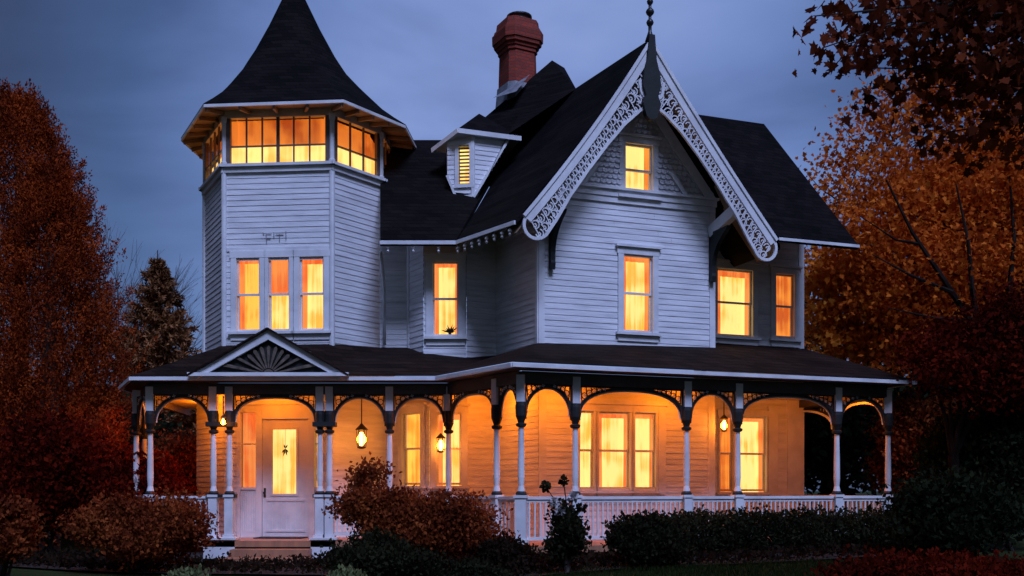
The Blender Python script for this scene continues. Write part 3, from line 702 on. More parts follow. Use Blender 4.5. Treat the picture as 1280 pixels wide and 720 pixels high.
# ---- bargeboards
def BP(u,z,o=0): return WP(u,V_B-o,z)
for sgn,uF,sl_ in ((-1,uLf,slL),(1,uRf,slR)):
    A=Vector((uA,zA-.02)); F=Vector((uF+sgn*.02, zE-.10)); L=(F-A).length; t=(F-A)/L
    nrm=Vector((-t.y,t.x)); 
    if nrm.y>0: nrm=-nrm
    bb=MB(); wd=.19; sag=.09 if sgn<0 else .05
    def q(s,w_):
        f=max(0,min(1,s/L)); p=A+t*s+nrm*(w_+sag*4*f*(1-f)); return p
    # straight outer board
    ns=12; Le=L*.955
    for i_ in range(ns):
        s0_,s1_=.02+(Le-.02)*i_/ns,.02+(Le-.02)*(i_+1)/ns
        P_=[q(s0_,0),q(s1_,0),q(s1_,wd),q(max(.10,s0_),wd)]
        bb.prism([BP(p.x,p.y,.08) for p in P_], (nv*.05))
        P_=[q(s0_,-.02),q(s1_,-.02),q(s1_,.045),q(s0_,.045)]
        bb.prism([BP(p.x,p.y,.11) for p in P_], (nv*.03))
    board=build('bargeboard', bb, M['trim'], H)
    # inner curved rail
    ks=[(.09,.66),(.15,.80),(.20,.72),(.27,.58),(.36,.48),(.48,.43),(.62,.42),(.76,.45),(.87,.53),(.94,.56),(.975,.52),(.995,.40),(1.0,.24)]
    def width(s):
        for i in range(len(ks)-1):
            if ks[i][0]<=s<=ks[i+1][0]:
                f=(s-ks[i][0])/(ks[i+1][0]-ks[i][0]); return ks[i][1]*(1-f)+ks[i+1][1]*f
        return ks[-1][1] if s>.9 else ks[0][1]
    lc=MB(); pts=[]
    for k in range(61):
        s=.10+.845*k/60; pts.append(q(s*L,width(s)))
    we=width(.945); cc0=A+t*(.945*L)+nrm*(we/2+.05); pts[-1]=cc0+nrm*(we/2-.02)
    for k in range(1,15):
        a=R(90-180*k/14); pts.append(cc0+t*((we/2+.0)*math.cos(a))+nrm*((we/2-.02)*math.sin(a)))
    for i in range(len(pts)-1): 
        a,b=pts[i],pts[i+1]; lc.beam(BP(a.x,a.y,.055),BP(b.x,b.y,.055),.06,.05,up=(-nv))
    # scrollwork: curls and petals between the rails
    def ring(cx,cz,r,th=.014,a0=0,a1=360,n=12):
        p0=None
        for i in range(n+1):
            a=R(a0+(a1-a0)*i/n); p=BP(cx+r*math.cos(a),cz+r*math.sin(a),.05)
            if p0 is not None: lc.beam(p0,p,.022,th*2,up=-nv)
            p0=p
    s=.145
    k=0
    while s<.975:
        wv=width(s)-wd-.02; rows=2 if wv<.42 else 3
        rr=wv/rows/2
        for j in range(rows):
            c_=q(s*L+(rr*.9 if j%2 else 0), wd+.01+rr*(2*j+1)); sg2=1 if (k+j)%2 else -1
            # paired C-curls with open centres
            an=math.degrees(math.atan2(t.y,t.x))
            ring(c_.x,c_.y,rr*.92,.0075,an+40*sg2,an+40*sg2+250,9)
            if rr>.075: ring(c_.x+rr*.25*t.x,c_.y+rr*.25*t.y,rr*.40,.009,an,an+230,6)
        a_=q(s*L,wd); b_2=q(s*L+rr*1.6,wd+wv); 
        lc.beam(BP(a_.x,a_.y,.05),BP(b_2.x,b_2.y,.05),.02,.016,up=-nv)
        s+=rr*2.0/L; k+=1
    build('scrollwork', lc, M['trim'], board)
# apex pendant and finial
pd=MB(); top=BP(uA,zA+.05,.11); zlow=ZC+(HY-150)/FPX*top.y
hh=top.z-zlow
outl=[(-.06,0),(.06,0),(.10,-.5),(.17,-.75),(.20,-1.0),(.13,-1.2),(.20,-1.35),(.12,-hh+.06),(.05,-hh),(-.05,-hh),(-.12,-hh+.06),(-.20,-1.35),(-.13,-1.2),(-.20,-1.0),(-.17,-.75),(-.10,-.5)]
pd.prism([BP(uA+x,top.z+z_,.15) for x,z_ in outl], nv*.12)
build('apex_pendant', pd, M['dark'], H)
fi=MB(); fb=BP(uA,zA-.05,.05)
prf=[(.10,0),(.06,.12),(.035,.2),(.035,.3),(.06,.33),(.075,.37),(.06,.41),(.03,.44),(.03,.50),(.07,.54),(.085,.58),(.07,.62),(.03,.66),(.03,.72),(.055,.75),(.065,.79),(.03,.85),(.022,.92),(.05,.95),(.10,1.0),(.04,1.05),(.012,1.1),(.004,1.4)]
fi.lathe(fb,prf,12); build('finial', fi, M['metal'], H, True)
# gable brackets
def bracket(u, sgn):
    b=MB(); vw=VW-.03; z1=7.08
    pts=[(vw,z1-1.02),(vw-.10,z1-1.05),(vw-.13,z1-.92)]
    for k in range(9):
        f=k/8; pts.append((vw-.11-.56*f**2.2, z1-.86+.80*f**.8))
    pts+= [(vw-.72,z1),(vw,z1)]
    b.prism([WP(u-.05,v_,z_) for v_,z_ in pts], Vector((d2.x,d2.y,0))*.10)
    o=build('gable_bracket', b, M['dark'], H)
    c=MB(); c.beam(WP(u,VW-.02,z1+.02),WP(u+sgn*.12,V_B+.05,z1+.30),.15,.24); 
    build('bracket_beam', c, M['trim'], o)
bracket(wing(688,VW),-1); bracket(wing(888,VW),1)
# downspout and small eave pegs
ds=MB(); a=at(478,305,21.3); ds.tube([Vector((a.x,21.0,6.65)),Vector((a.x,21.3,6.4)),Vector((a.x,21.6,6.0)),Vector((a.x,21.65,4.8))],.035,8); build('downspout', ds, M['trim'], H, True)

# ------------------------------------------------------------------ porch
e0=Vector((-8.7,25.5,EAVE)); e1=Vector((-8.35,21.3,EAVE)); e2=Vector((-7.42,19.45,EAVE)); e3=Vector((-1.48,19.45,EAVE)); e4=Vector((0,17.3,EAVE)); e5=at(1145,475,20.2); e5.z=EAVE; e6=e5+nv*6; 
def V3(p,z): return Vector((p[0],p[1],z))
iA=V3(TA,4.75); i0=Vector((-7.0,25.5,4.75)); iB=V3(TB,4.72); iC=V3(TC,4.72); iD=V3(J1,4.76); j1=V3(J2,4.76); j2=V3(J3,4.55); j3=V3(J4,4.46); j4=V3(J5,4.55); kPC=V3(PC,4.58); kPR=V3(PR,4.68); kQL=V3(QL,4.96); kQR=V3(QR,4.93); kQB=V3(QB,4.93)
m1=Vector((-3.9,19.45,EAVE)); mE=Vector((-2.2,19.45,EAVE)); kE=e4.lerp(e5,.62)
pr_=MB()
for t_ in ((e0,e1,iA,i0),(e1,e2,iB,iA),(e2,m1,iC,iB),(m1,mE,j2),(m1,j2,j1),(m1,j1,iD),(m1,iD,iC),(mE,e3,j3,j2),(e3,e4,kPC),(e3,kPC,j4),(e3,j4,j3),(e4,kE,kPR,kPC),(kE,kQL,kPR),(kE,e5,kQR,kQL),(e5,e6,kQB,kQR)): pr_.quad(*t_)
proof=build('porch_roof', pr_, M['porchroof'], H)
ga=MB(); el=[e0,e1,e2,e3,e4,e5,e6]
for a,b in zip(el[:-1],el[1:]): 
    ga.beam(a-Vector((0,0,.05)),b-Vector((0,0,.05)),.06,.07)
build('gutter', ga, M['trim'], proof)
def inset(pts, dist):       # offset a polyline toward the house (left normal side)
    out=[]
    for i,p in enumerate(pts):
        ns=[]
        if i>0: t=(pts[i]-pts[i-1]).normalized(); ns.append(Vector((-t.y,t.x,0)))
        if i<len(pts)-1: t=(pts[i+1]-pts[i]).normalized(); ns.append(Vector((-t.y,t.x,0)))
        if len(ns)==2:
            b=(ns[0]+ns[1]).normalized(); out.append(p+b*(dist/b.dot(ns[0])))
        else: out.append(p+ns[0]*dist)
    return out
pl=inset(el,.42)
fzb=MB(); el2=inset(el,.06)
for a,b,c_,d_ in zip(pl[:-1],pl[1:],el2[:-1],el2[1:]):
    a1,b1=V3(a,3.66),V3(b,3.66); fzb.beam(a1,b1,.12,.22)
    # sloping boxed soffit between eave and frieze
    fzb.quad(V3(c_,3.79),V3(d_,3.79),V3(b,3.78),V3(a,3.78))
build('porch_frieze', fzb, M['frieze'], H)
cg=MB(); cpoly=[V3(p,CEIL) for p in inset(el,.41)]; cg.add(cpoly,[tuple(range(len(cpoly)-1,-1,-1))]); build('porch_ceiling', cg, M['ceiling'], H)
fg=MB(); fpoly=[V3(p,FLOOR-.12) for p in inset(el,.24)]; fg.prism(fpoly,(0,0,.12)); build('porch_floor', fg, M['floor'], H)
sk=MB(); spoly=inset(el,.34)
for a,b in zip(spoly[:-1],spoly[1:]): sk.quad(V3(a,.1),V3(b,.1),V3(b,FLOOR-.13),V3(a,FLOOR-.13))
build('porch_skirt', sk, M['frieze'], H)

ZS, ZR, ZA = 2.97, 1.53, 3.55
def on_line(px, a, b):
    r=(px-HX)/FPX; t=b-a; k=(r*a.y-a.x)/(t.x-r*t.y); return a+t*k
fl0,fl1 = pl[2],pl[3]; dg0,dg1=pl[3],pl[4]; wg0,wg1=pl[4],pl[5]
posts=[V3(pl[0],0), Vector((-8.05,21.9,0)), Vector((-7.72,20.55,0)), on_line(188,fl0,fl1)]
i188=3
posts+=[on_line(267,fl0,fl1),on_line(287,fl0,fl1),on_line(400,fl0,fl1),on_line(412,fl0,fl1),on_line(487,fl0,fl1),on_line(557,dg0,dg1) if False else V3(pl[3],0),on_line(621,dg0,dg1),V3(pl[4],0)+Vector((.0,0,0))]
posts+=[on_line(p,wg0,wg1) for p in (719,858,922,1046)]+[on_line(1110,wg0,wg1)]
posts=[Vector((p.x,p.y,0)) for p in posts]
endp=posts[-1]; posts+=[endp+nv*1.63, endp+nv*5.2]
def make_post(p, ax, big=False):
    mb=MB(); ped=.17 if not big else .2
    mb.box(V3(p,FLOOR),ped,ped,ZR-FLOOR-.02,ax); mb.box(V3(p,ZR-.019),ped+.04,ped+.04,.05,ax); mb.box(V3(p,FLOOR),ped+.05,ped+.05,.12,ax)
    r=.062
    mb.lathe(V3(p,ZR+.10),[(r+.01,0),(r-.012,.1),(r,.25),(r*.95,.6),(r*.8,ZS-ZR-.36),(r*.8,ZS-ZR-.30)],14)
    mb.box(V3(p,ZS+.25),.15,.15,CEIL-ZS-.27,ax)
    o=build('porch_post', mb, M['trim'], H)
    dk=MB(); dk.lathe(V3(p,ZR+.031),[(r+.035,0),(r+.04,.03),(r+.015,.07)],14)
    build('base_ring', dk, M['dark'], o); dk=MB()
    dk.lathe(V3(p,ZS-.20),[(r*.8,0),(r+.03,.02),(r+.035,.06),(r,.08)],14)
    dk.lathe(V3(p,ZS-.119),[(.055,0),(.075,.06),(.10,.12),(.105,.3),(.09,.37)],4 if False else 12)
    build('capital', dk, M['dark'], o)
axf=[]
for i,p in enumerate(posts):
    q_=posts[min(i+1,len(posts)-1)]-posts[max(i-1,0)] if i not in (3,) else Vector((1,0,0)); axf.append((q_.x,q_.y))
for i,p in enumerate(posts):
    if i: make_post(p, axf[i], big=(i==11))
def arch(a,b,entry=False):
    t=(b-a); L=t.length; t.normalize(); o=Vector((t.y,-t.x,0))
    if L<.35: return
    mb=MB(); half=L/2-.085; c=(a+b)/2; zs=ZS+.05; hgt=ZA-zs-.03
    def P(x,z_,y=0): return V3(c,0)+t*x+o*y+Vector((0,0,z_))
    n=22; pts=[]
    for k in range(n+1):
        ang=math.pi*k/n; ex=.82 if half>.7 else 1.0
        cx=math.copysign(abs(math.cos(ang))**ex,math.cos(ang)); sx_=abs(math.sin(ang))**ex
        pts.append((half*cx, zs+hgt*sx_))
    for (x0,z0_),(x1,z1_) in zip(pts[:-1],pts[1:]): mb.beam(P(x0,z0_),P(x1,z1_),.05,.045,up=o)
    fr_=build('arch_fretwork', mb, M['trim' ] if False else M['dark'], H)
    # side-facing lit lining of the arch
    li=MB()
    for (x0,z0_),(x1,z1_) in zip(pts[:-1],pts[1:]): li.beam(P(x0*.985,z0_-.028,-.035),P(x1*.985,z1_-.028,-.035),.05,.02,up=o)
    # scroll spandrels: webs and rosettes
    web=MB(); ro=MB()
    for sg_ in (-1,1):
        wdt=min(half,.55)
        for j in range(5):
            x=sg_*(half-.02-wdt*(j+.3)/5.5)
            # height of arch at x
            xx=min(.999,abs(x)/half); za=zs+hgt*math.sqrt(max(0,1-xx*xx))**(.9)
            if ZA-za<.05: continue
            web.beam(P(x,za),P(x+sg_*.02,ZA),.016,.022,up=o)
            zc=(za+ZA)/2; r=min(.055,(ZA-za)*.3)
            m_=8
            for k in range(m_):
                a0,a1=2*math.pi*k/m_,2*math.pi*(k+1)/m_
                web.beam(P(x-sg_*.045+r*math.cos(a0),zc+r*math.sin(a0)),P(x-sg_*.045+r*math.cos(a1),zc+r*math.sin(a1)),.014,.016,up=o)
            cc_=P(x-sg_*.045,zc,.012)
            for k in range(4):
                a0=math.pi/2*k+.4; pp=[cc_+(t*math.cos(a0+da)+Vector((0,0,math.sin(a0+da))))*rr_ for da,rr_ in ((0,.004),(-.5,.024),(0,.034),(.5,.024))]
                ro.prism(pp,o*.012)
        web.beam(P(sg_*half,zs-.1),P(sg_*half,ZA),.03,.03,up=o)
    web.beam(P(-half,ZA-.008),P(half,ZA-.008),.04,.035,up=o)
    build('spandrel', web, M['dark'], fr_)
    if ro.v: build('rosettes', ro, M['trim'], fr_)
    build('arch_lining', li, M['trim'], fr_)
def rail(a,b):
    t=(b-a); L=t.length; t.normalize()
    if L<.35: return
    mb=MB(); a1=a+t*.1; b1=b-t*.1
    mb.beam(V3(a1,ZR-.02),V3(b1,ZR-.02),.09,.05); mb.beam(V3(a1,FLOOR+.13),V3(b1,FLOOR+.13),.05,.06)
    mb.beam(V3(a1,ZR-.075),V3(b1,ZR-.075),.035,.05)
    n=max(2,int((b1-a1).length/.098))
    for k in range(n):
        p=a1.lerp(b1,(k+.5)/n); mb.box(V3(p,FLOOR+.161),.03,.03,ZR-.1-FLOOR-.161,(t.x,t.y))
    build('railing', mb, M['trim'], H)
for i in range(1,len(posts)-1):
    arch(posts[i],posts[i+1])
    if i!=5: rail(posts[i],posts[i+1])
# paired entry post plinths
for a,b in ((4,5),(6,7)):
    pp=MB()
    c=(posts[a]+posts[b])/2; Lq=(posts[b]-posts[a]).length+.3; pp.box(V3(c,.30),Lq,.36,.37,(1,0)); pp.box(V3(c,.671),Lq+.05,.40,.04,(1,0))
    build('entry_plinth', pp, M['trim'], H)
for a,b in ((4,5),(6,7)):
    bp_=MB()
    c=(posts[a]+posts[b])/2; Lq=(posts[b]-posts[a]).length+.26; bp_.box(V3(c,ZS-.06),Lq,.22,.09,(1,0)); build('entry_band', bp_, M['dark'], H); bp_=MB(); bp_.box(V3(c,ZR-.03),Lq,.2,.07,(1,0)); build('entry_band', bp_, M['dark'], H)
# steps
st=MB(); xl,xr=posts[5].x+.17,posts[6].x-.12; yf=posts[5].y
st.hexa([Vector((x,y,z)) for z in (.1,.50) for x,y in ((xl,yf-.62),(xr,yf-.62),(xr,yf-.2),(xl,yf-.2))])
st.hexa([Vector((x,y,z)) for z in (.1,.36) for x,y in ((xl-.1,yf-1.0),(xr+.1,yf-1.0),(xr+.1,yf-.621),(xl-.1,yf-.621))])
build('entry_steps', st, M['floor'], H)
# pediment over the entrance
yp=19.36; apx=at(335,412,yp); fl_=at(235,470,yp); frr=at(436,470,yp)
pm=MB()
def rakeb(f,side):
    t=(apx-f).normalized(); dn=Vector((t.z*side,0,-t.x*side)) 
    if dn.z>0: dn=-dn
    pm.prism([f,apx,apx+Vector((0,0,-.19)),f+dn*.13+t*.12],(0,.07,0))
rakeb(fl_,1); rakeb(frr,-1)
pm.beam(Vector((fl_.x,yp-.02,3.89)),Vector((frr.x,yp-.02,3.89)),.08,.07)
ped=build('entry_pediment', pm, M['trim'], H)
pt_=MB(); pt_.prism([fl_+Vector((.25,.10,.03)),frr+Vector((-.25,.10,.03)),apx+Vector((0,.10,-.15))],(0,.03,0)); build('tympanum', pt_, M['dark'], ped)
sbm=MB(); c0=Vector((apx.x,yp+.09,fl_.z+.04))
for k in range(11):
    a=R(12+156*k/10); L_=.52 if 30<math.degrees(a)<150 else .62
    ww=.035
    d_=Vector((math.cos(a),0,math.sin(a))); s_=Vector((-d_.z,0,d_.x)); Lm=min(L_,(.74-abs(math.cos(a))*.25))
    if abs(math.cos(a))>.8: Lm=.9
    sbm.prism([c0+d_*.12-s_*.012,c0+d_*Lm-s_*ww,c0+d_*(Lm+.04),c0+d_*Lm+s_*ww,c0+d_*.12+s_*.012],(0,-.05,0))
sbm.prism([c0+Vector((.1*math.cos(R(a)),0,.1*math.sin(R(a)))) for a in range(0,181,20)],(0,-.07,0))
build('sunburst', sbm, M['carve'], ped)
pr2=MB(); back=2.0
for f in (fl_,frr):
    pr2.quad(f+Vector((0,-.04,.02)),apx+Vector((0,-.04,.03)),apx+Vector((0,back,.03)),f+Vector((0,back*.95,.25)))
    pr2.beam(f+Vector((0,-.03,.01)),apx+Vector((0,-.03,.02)),.08,.035)
build('pediment_roof', pr2, M['porchroof'], ped)

# ------------------------------------------------------------------ lamps
def point(loc, e, col=(1,.20,.002), r=.06):
    l=bpy.data.lights.new('lamp_light','POINT'); l.energy=e*1.2; l.color=col; l.shadow_soft_size=r
    o=bpy.data.objects.new('lamp_light',l); COL.objects.link(o); o.location=loc; return o
def lantern(p, label, top=CEIL, s=1.0, e=60):
    b=MB(); 
    b.lathe(p+Vector((0,0,.15*s)),[(.12*s,0),(.10*s,.03*s),(.04*s,.09*s),(.015*s,.12*s)],10); b.lathe(p+Vector((0,0,-.19*s)),[(.03*s,0),(.08*s,.02*s),(.08*s,.04*s)],10)
    for k in range(6):
        a=k*math.pi/3; b.beam(p+Vector((.078*math.cos(a)*s,.078*math.sin(a)*s,-.15*s)),p+Vector((.09*math.cos(a)*s,.09*math.sin(a)*s,.15*s)),.01*s,.01*s)
    if top: b.tube([p+Vector((0,0,.26*s)),V3(p,top)],.012,6)
    o=build('lantern', b, M['metal']); tag(o,label,'lantern')
    g=MB(); g.lathe(p+Vector((0,0,-.13*s)),[(.03*s,0),(.055*s,.06*s),(.06*s,.16*s),(.03*s,.24*s)],12); build('lamp_glass', g, M['bulb'], o, True)
    for k in range(2): pass
    point(p+Vector((0,0,-.02)), e, r=.08*s).visible_camera=True
    return o
lantern(at(452,548,20.75),'glowing black lantern hanging on a long rod right of the front door', s=1.15, e=60)
pR=WP(wing(905,18.25),18.25,0); lantern(Vector((pR.x,pR.y,3.02)),'small black lantern hanging before the rightmost porch windows', s=.8, e=45)
lantern(at(279,527,19.62),'tiny bright lantern on the paired posts left of the entry steps', top=3.5, s=.5, e=14)
lantern(at(551,556,20.95),'small bright wall lantern on the bay between its two porch windows', top=None, s=.9, e=42)
# flush lamps added out of sight to warm the porch walls and ceiling
for q,e,lb in ((Vector((-6.75,20.9,0)),50,'added round flush lamp on the porch ceiling at the left corner'),(WP(wing(720,17.7),17.7,0),30,'added round flush lamp on the porch ceiling left of the triple window'),(Vector((-7.12,23.45,0)),52,'added round flush lamp on the porch ceiling beside the turret'),(Vector((-5.0,20.35,0)),26,'added round flush lamp on the porch ceiling above the front door'),(Vector((-.31,20.3,0)),34,'added round flush lamp on the porch ceiling in the inner corner'),(WP(wing(661,17.5),17.5,0),30,'added round flush lamp on the porch ceiling at the outer corner'),(WP(wing(859,17.7),17.7,0),36,'added round flush lamp on the porch ceiling right of the triple window'),(WP(wing(1047,17.5),17.5,0),34,'added round flush lamp on the porch ceiling at the right end')):
    f=MB(); f.lathe(V3(q,CEIL-.05),[(.09,0),(.11,.02),(.11,.048)],16); o=build('added_ceiling_lamp',f,M['metal']); tag(o,lb,'added ceiling lamp','added flush lamps under the porch ceiling')
    g=MB(); g.lathe(V3(q,CEIL-.11),[(.02,0),(.06,.015),(.08,.055)],14); build('lamp_glass',g,M['bulb'],o,True)
    point(V3(q,CEIL-.20),e)

# ------------------------------------------------------------------ ground
def gz(x,y):
    def ss(a,b,t): t=max(0,min(1,(t-a)/(b-a))); return t*t*(3-2*t)
    return .22+.24*ss(-2,3,x)*ss(4,11,y)*(1-ss(22,30,y))+.03*math.sin(x*.7)*math.cos(y*.5)
gm=MB(); xs=[-600,-200,-60]+[ -30+1.5*i for i in range(41)]+[60,200,600]; ys=[-60,-10]+[0+1.2*i for i in range(36)]+[60,120,300,900]
vs=[(x,y,gz(x,y) if abs(x)<40 and -5<y<50 else .2) for y in ys for x in xs]; nx=len(xs)
gm.add(vs,[(j*nx+i,j*nx+i+1,(j+1)*nx+i+1,(j+1)*nx+i) for j in range(len(ys)-1) for i in range(nx-1)])
tag(build('lawn', gm, M['lawn'], smooth=True), kind='structure')
bd=MB()   # mulch bed hugging the porch
bo=[Vector((-9.5,18.4,0)),Vector((-6.3,17.0,0)),Vector((-2.5,16.2,0)),Vector((0,14.9,0)),Vector((3,15.4,0)),Vector((7,17.6,0)),Vector((9.5,19.5,0))]
bi=[Vector((-9.5,21,0)),Vector((-7.1,20,0)),Vector((-1.9,20,0)),Vector((0.1,18.1,0)),Vector((3,19,0)),Vector((7.3,20.4,0)),Vector((9,21.5,0))]
for k in range(6):
    for a,b in ((0,.25),(.25,.5),(.5,.75),(.75,1)):
        for f0,f1 in ((0,.33),(.33,.66),(.66,1)):
            def pt(s,f): p=bo[k].lerp(bo[k+1],s).lerp(bi[k].lerp(bi[k+1],s),f); return Vector((p.x,p.y,gz(p.x,p.y)+.04))
            bd.quad(pt(a,f0),pt(b,f0),pt(b,f1),pt(a,f1))
tag(build('planting_bed', bd, M['mulch'], smooth=True), kind='structure')

# ------------------------------------------------------------------ foliage
LEAF_QUAD=np.array([[0,0],[.32,.45],[0,1],[-.32,.45]])
LEAF_MAPLE=np.array([[0,0],[.12,.18],[.42,.10],[.34,.34],[.55,.52],[.28,.56],[.22,.72],[0,1.0],[-.22,.72],[-.28,.56],[-.55,.52],[-.34,.34],[-.42,.10],[-.12,.18]])
LEAF_NEEDLE=np.array([[0,0],[.10,.5],[0,1],[-.10,.5]])
LEAF_ROUND=np.array([[0,0],[.3,.2],[.38,.55],[.2,.9],[-.2,.9],[-.38,.55],[-.3,.2]])
def leaves_mesh(name, P, size, material, shape=LEAF_QUAD, parent=None, up=None, updir=0.0, bend=.2, outd=None):
    n=len(P); k=len(shape)
    d=rng.normal(size=(n,3))
    if up is not None: d=d*(1-updir)+np.asarray(up)*updir*1.6
    if outd is not None: d=d*.6+outd
    d/=np.linalg.norm(d,axis=1)[:,None]+1e-9
    r=rng.normal(size=(n,3)); x=np.cross(d,r); x/=np.linalg.norm(x,axis=1)[:,None]+1e-9
    nrm=np.cross(d,x)
    s=size*rng.uniform(.6,1.3,size=n)
    V=(P[:,None,:]+ (x[:,None,:]*shape[None,:,0,None]+d[:,None,:]*shape[None,:,1,None]+nrm[:,None,:]*(bend*(shape[None,:,0,None]**2)*2-bend*.5*shape[None,:,1,None]**2))*s[:,None,None]).reshape(-1,3)
    org=np.array([V[:,0].mean(),V[:,1].mean(),V[:,2].min()])
    me=bpy.data.meshes.new(name); me.vertices.add(n*k); me.vertices.foreach_set('co',(V-org).ravel())
    me.loops.add(n*k); me.loops.foreach_set('vertex_index',np.arange(n*k)); me.polygons.add(n); me.polygons.foreach_set('loop_start',np.arange(n)*k)
    me.polygons.foreach_set('loop_total',np.full(n,k)); me.update(calc_edges=True); me.materials.append(material)
    return link(name, me, org, parent)
def blob_pts(blobs, n, shell=.55, clump=0, crad=.25):
    vol=np.array([b[3]*b[4]*b[5] for b in blobs])**(.75); pr=vol/vol.sum(); out=[]
    idx=rng.choice(len(blobs),size=n if not clump else max(1,n//clump),p=pr)
    B=np.array(blobs)[idx]; d=rng.normal(size=(len(idx),3)); d/=np.linalg.norm(d,axis=1)[:,None]
    r=1-(1-shell)*rng.random(len(idx))**1.3; r*=1+.10*rng.normal(size=len(idx))
    P=B[:,:3]+d*B[:,3:6]*r[:,None]
    if clump:
        P=np.repeat(P,clump,axis=0)+rng.normal(size=(len(P)*clump,3))*crad*np.array([1,1,.55])
    return P
def lumps(c, rad, k, rr=(.28,.45), squash=.8, seed=None, bottom=-.5):
    out=[]; c=np.array(c,float); rad=np.array(rad,float)
    for i in range(k):
        while True:
            d=rng.normal(size=3); d/=np.linalg.norm(d)
            if d[2]>bottom: break
        f=rng.uniform(.45,.78); q=c+d*rad*f; r=rng.uniform(*rr)*rad.mean(); out.append((q[0],q[1],q[2],r*rad[0]/rad.mean(),r*rad[1]/rad.mean(),r*squash*min(1.3,rad[2]/rad.mean())))
    out.append((c[0],c[1],c[2],rad[0]*.6,rad[1]*.6,rad[2]*.6))
    return out
def core(blobs, s=.62):
    mb=MB()
    for b in blobs:
        n=8; vs=[]; fs=[]
        pr=[(math.sin(math.pi*i/6),-math.cos(math.pi*i/6)) for i in range(7)]
        mb.lathe(Vector((b[0],b[1],b[2])),[(max(.01,r*b[3]*s),z*b[5]*s) for r,z in pr],8)
    return mb
def bush(name, c, rad, n, leaf, m, label, cat='bush', group=None, shape=LEAF_QUAD, k=9, clump=6, crad=.07, stems=True, updir=.35, coremat='L_under'):
    bl=lumps(c,rad,k); base=Vector((c[0],c[1],gz(c[0],c[1])-.02))
    o=empty(name, base, label, cat, group)
    leaves_mesh('foliage', blob_pts(bl,n,.5,clump,crad), leaf, M[m], shape, o, up=(0,0,1), updir=updir)
    st=MB()
    for i in range(9):
        b=bl[i%len(bl)]; tip=Vector((b[0],b[1],b[2]+b[5]*.3)); bs=base+Vector((random.uniform(-.12,.12)*rad[0],random.uniform(-.1,.1),0)); md=bs.lerp(tip,.5)+Vector((0,0,.1))
        st.tube([bs,md,tip],[.03,.02,.008],5)
    build('stem', st, M['bark'], o)
    return o
def tree(name, base, topz, blobs, n, leaf, m, label, tr_=.22, bark='darkbark', shape=LEAF_QUAD, clump=8, crad=.28, fork=.35, shell=.4, updir=.1, cat='tree', group=None, twig=True):
    base=Vector(base); o=empty(name, base, label, cat, group)
    P=blob_pts(blobs,n,shell,clump,crad)
    leaves_mesh('crown', P, leaf, M[m], shape, o, up=(0,0,-1), updir=updir)
    tb=MB(); h=topz-base.z; fk=base+Vector((random.uniform(-.2,.2),random.uniform(-.2,.2),h*fork)); 
    tb.tube([base-Vector((0,0,.1)),base.lerp(fk,.5)+Vector((.05,.03,0)),fk],[tr_*1.3,tr_,tr_*.8],10)
    for b in blobs:
        tip=Vector(b[:3]); md=fk.lerp(tip,.5)+Vector((random.uniform(-.3,.3),random.uniform(-.3,.3),random.uniform(0,.4)))
        tb.tube([fk-Vector((0,0,.1)),fk.lerp(md,.5)+Vector((0,0,.15)),md,tip],[tr_*.5,tr_*.36,tr_*.22,tr_*.06],6)
        if twig:
            for k in range(5):
                d=Vector((random.uniform(-1,1),random.uniform(-1,1),random.uniform(-.3,1))); e=md.lerp(tip,random.random()); tb.tube([e,e+Vector((d.x*b[3]*.5,d.y*b[4]*.5,d.z*b[5]*.4)),e+Vector((d.x*b[3]*.9,d.y*b[4]*.9,d.z*b[5]*.95))],[.025,.015,.006],4)
    build('trunk', tb, M[bark], o)
    return o
def B(px,py,Y,rx,ry=None,rz=None):   # blob at an observed place; radii in metres
    p=at(px,py,Y); return (p.x,p.y,p.z,rx,ry or rx,rz or rx*.8)

# russet cedar, left
cx,cy=-12.0,24.0
def cedar(name, cx, cy, h, rad, n, label, rprof):
    base=Vector((cx,cy,gz(cx,cy) if abs(cx)<30 else .2)); o=empty(name, base, label, 'tree')
    nc=n//40; zt=rng.random(nc)**.85; ang=rng.uniform(0,2*np.pi,nc)
    rr=np.interp(zt,[a for a,b in rprof],[b for a,b in rprof])*rad
    lump=1+.13*np.sin(ang*5+zt*17)+.10*np.sin(ang*9-zt*31)+.07*rng.normal(size=nc)
    f=1-.5*rng.random(nc)**1.6
    P=np.stack([cx+np.cos(ang)*rr*lump*f, cy+np.sin(ang)*rr*lump*f, base.z+.3+zt*(h-.4)],1)
    out=np.stack([np.cos(ang)*.5,np.sin(ang)*.5,np.full(nc,.9)],1)
    out/=np.linalg.norm(out,axis=1)[:,None]; L=rng.uniform(.25,.75,size=nc)
    t=rng.random((nc,40)); Q=P[:,None,:]+out[:,None,:]*(t*L[:,None])[:,:,None]+rng.normal(size=(nc,40,3))*(.15*(1.05-t)[:,:,None])
    leaves_mesh('crown', Q.reshape(-1,3),   .075, M['L_cedar'], LEAF_QUAD*np.array([.7,1]), o, outd=np.repeat(out,40,axis=0)*.9)
    tb=MB(); tb.tube([base-Vector((0,0,.1)),base+Vector((.05,0,h*.5)),base+Vector((0,0,h*.93))],[.3,.2,.04],8)
    inner=[(rad*np.interp(z,[a for a,b in rprof],[b for a,b in rprof])*.62,z*h) for z in np.linspace(.03,.96,14)]
    tb.mi=0
    build('trunk', tb, M['bark'], o)
    return o
cp_=[(0,.85),(.12,1),(.35,.98),(.55,.86),(.75,.62),(.88,.38),(.96,.18),(1,.03)]
cedar('cedar_tree', -12.1, 24.5, 10.9, 2.5, 170000, 'tallest dense russet conifer rising at the left edge', cp_)
cedar('cedar_tree', -10.95, 23.6, 8.9, 1.4, 70000, 'narrower russet conifer leaning on the tallest one beside the house', cp_)
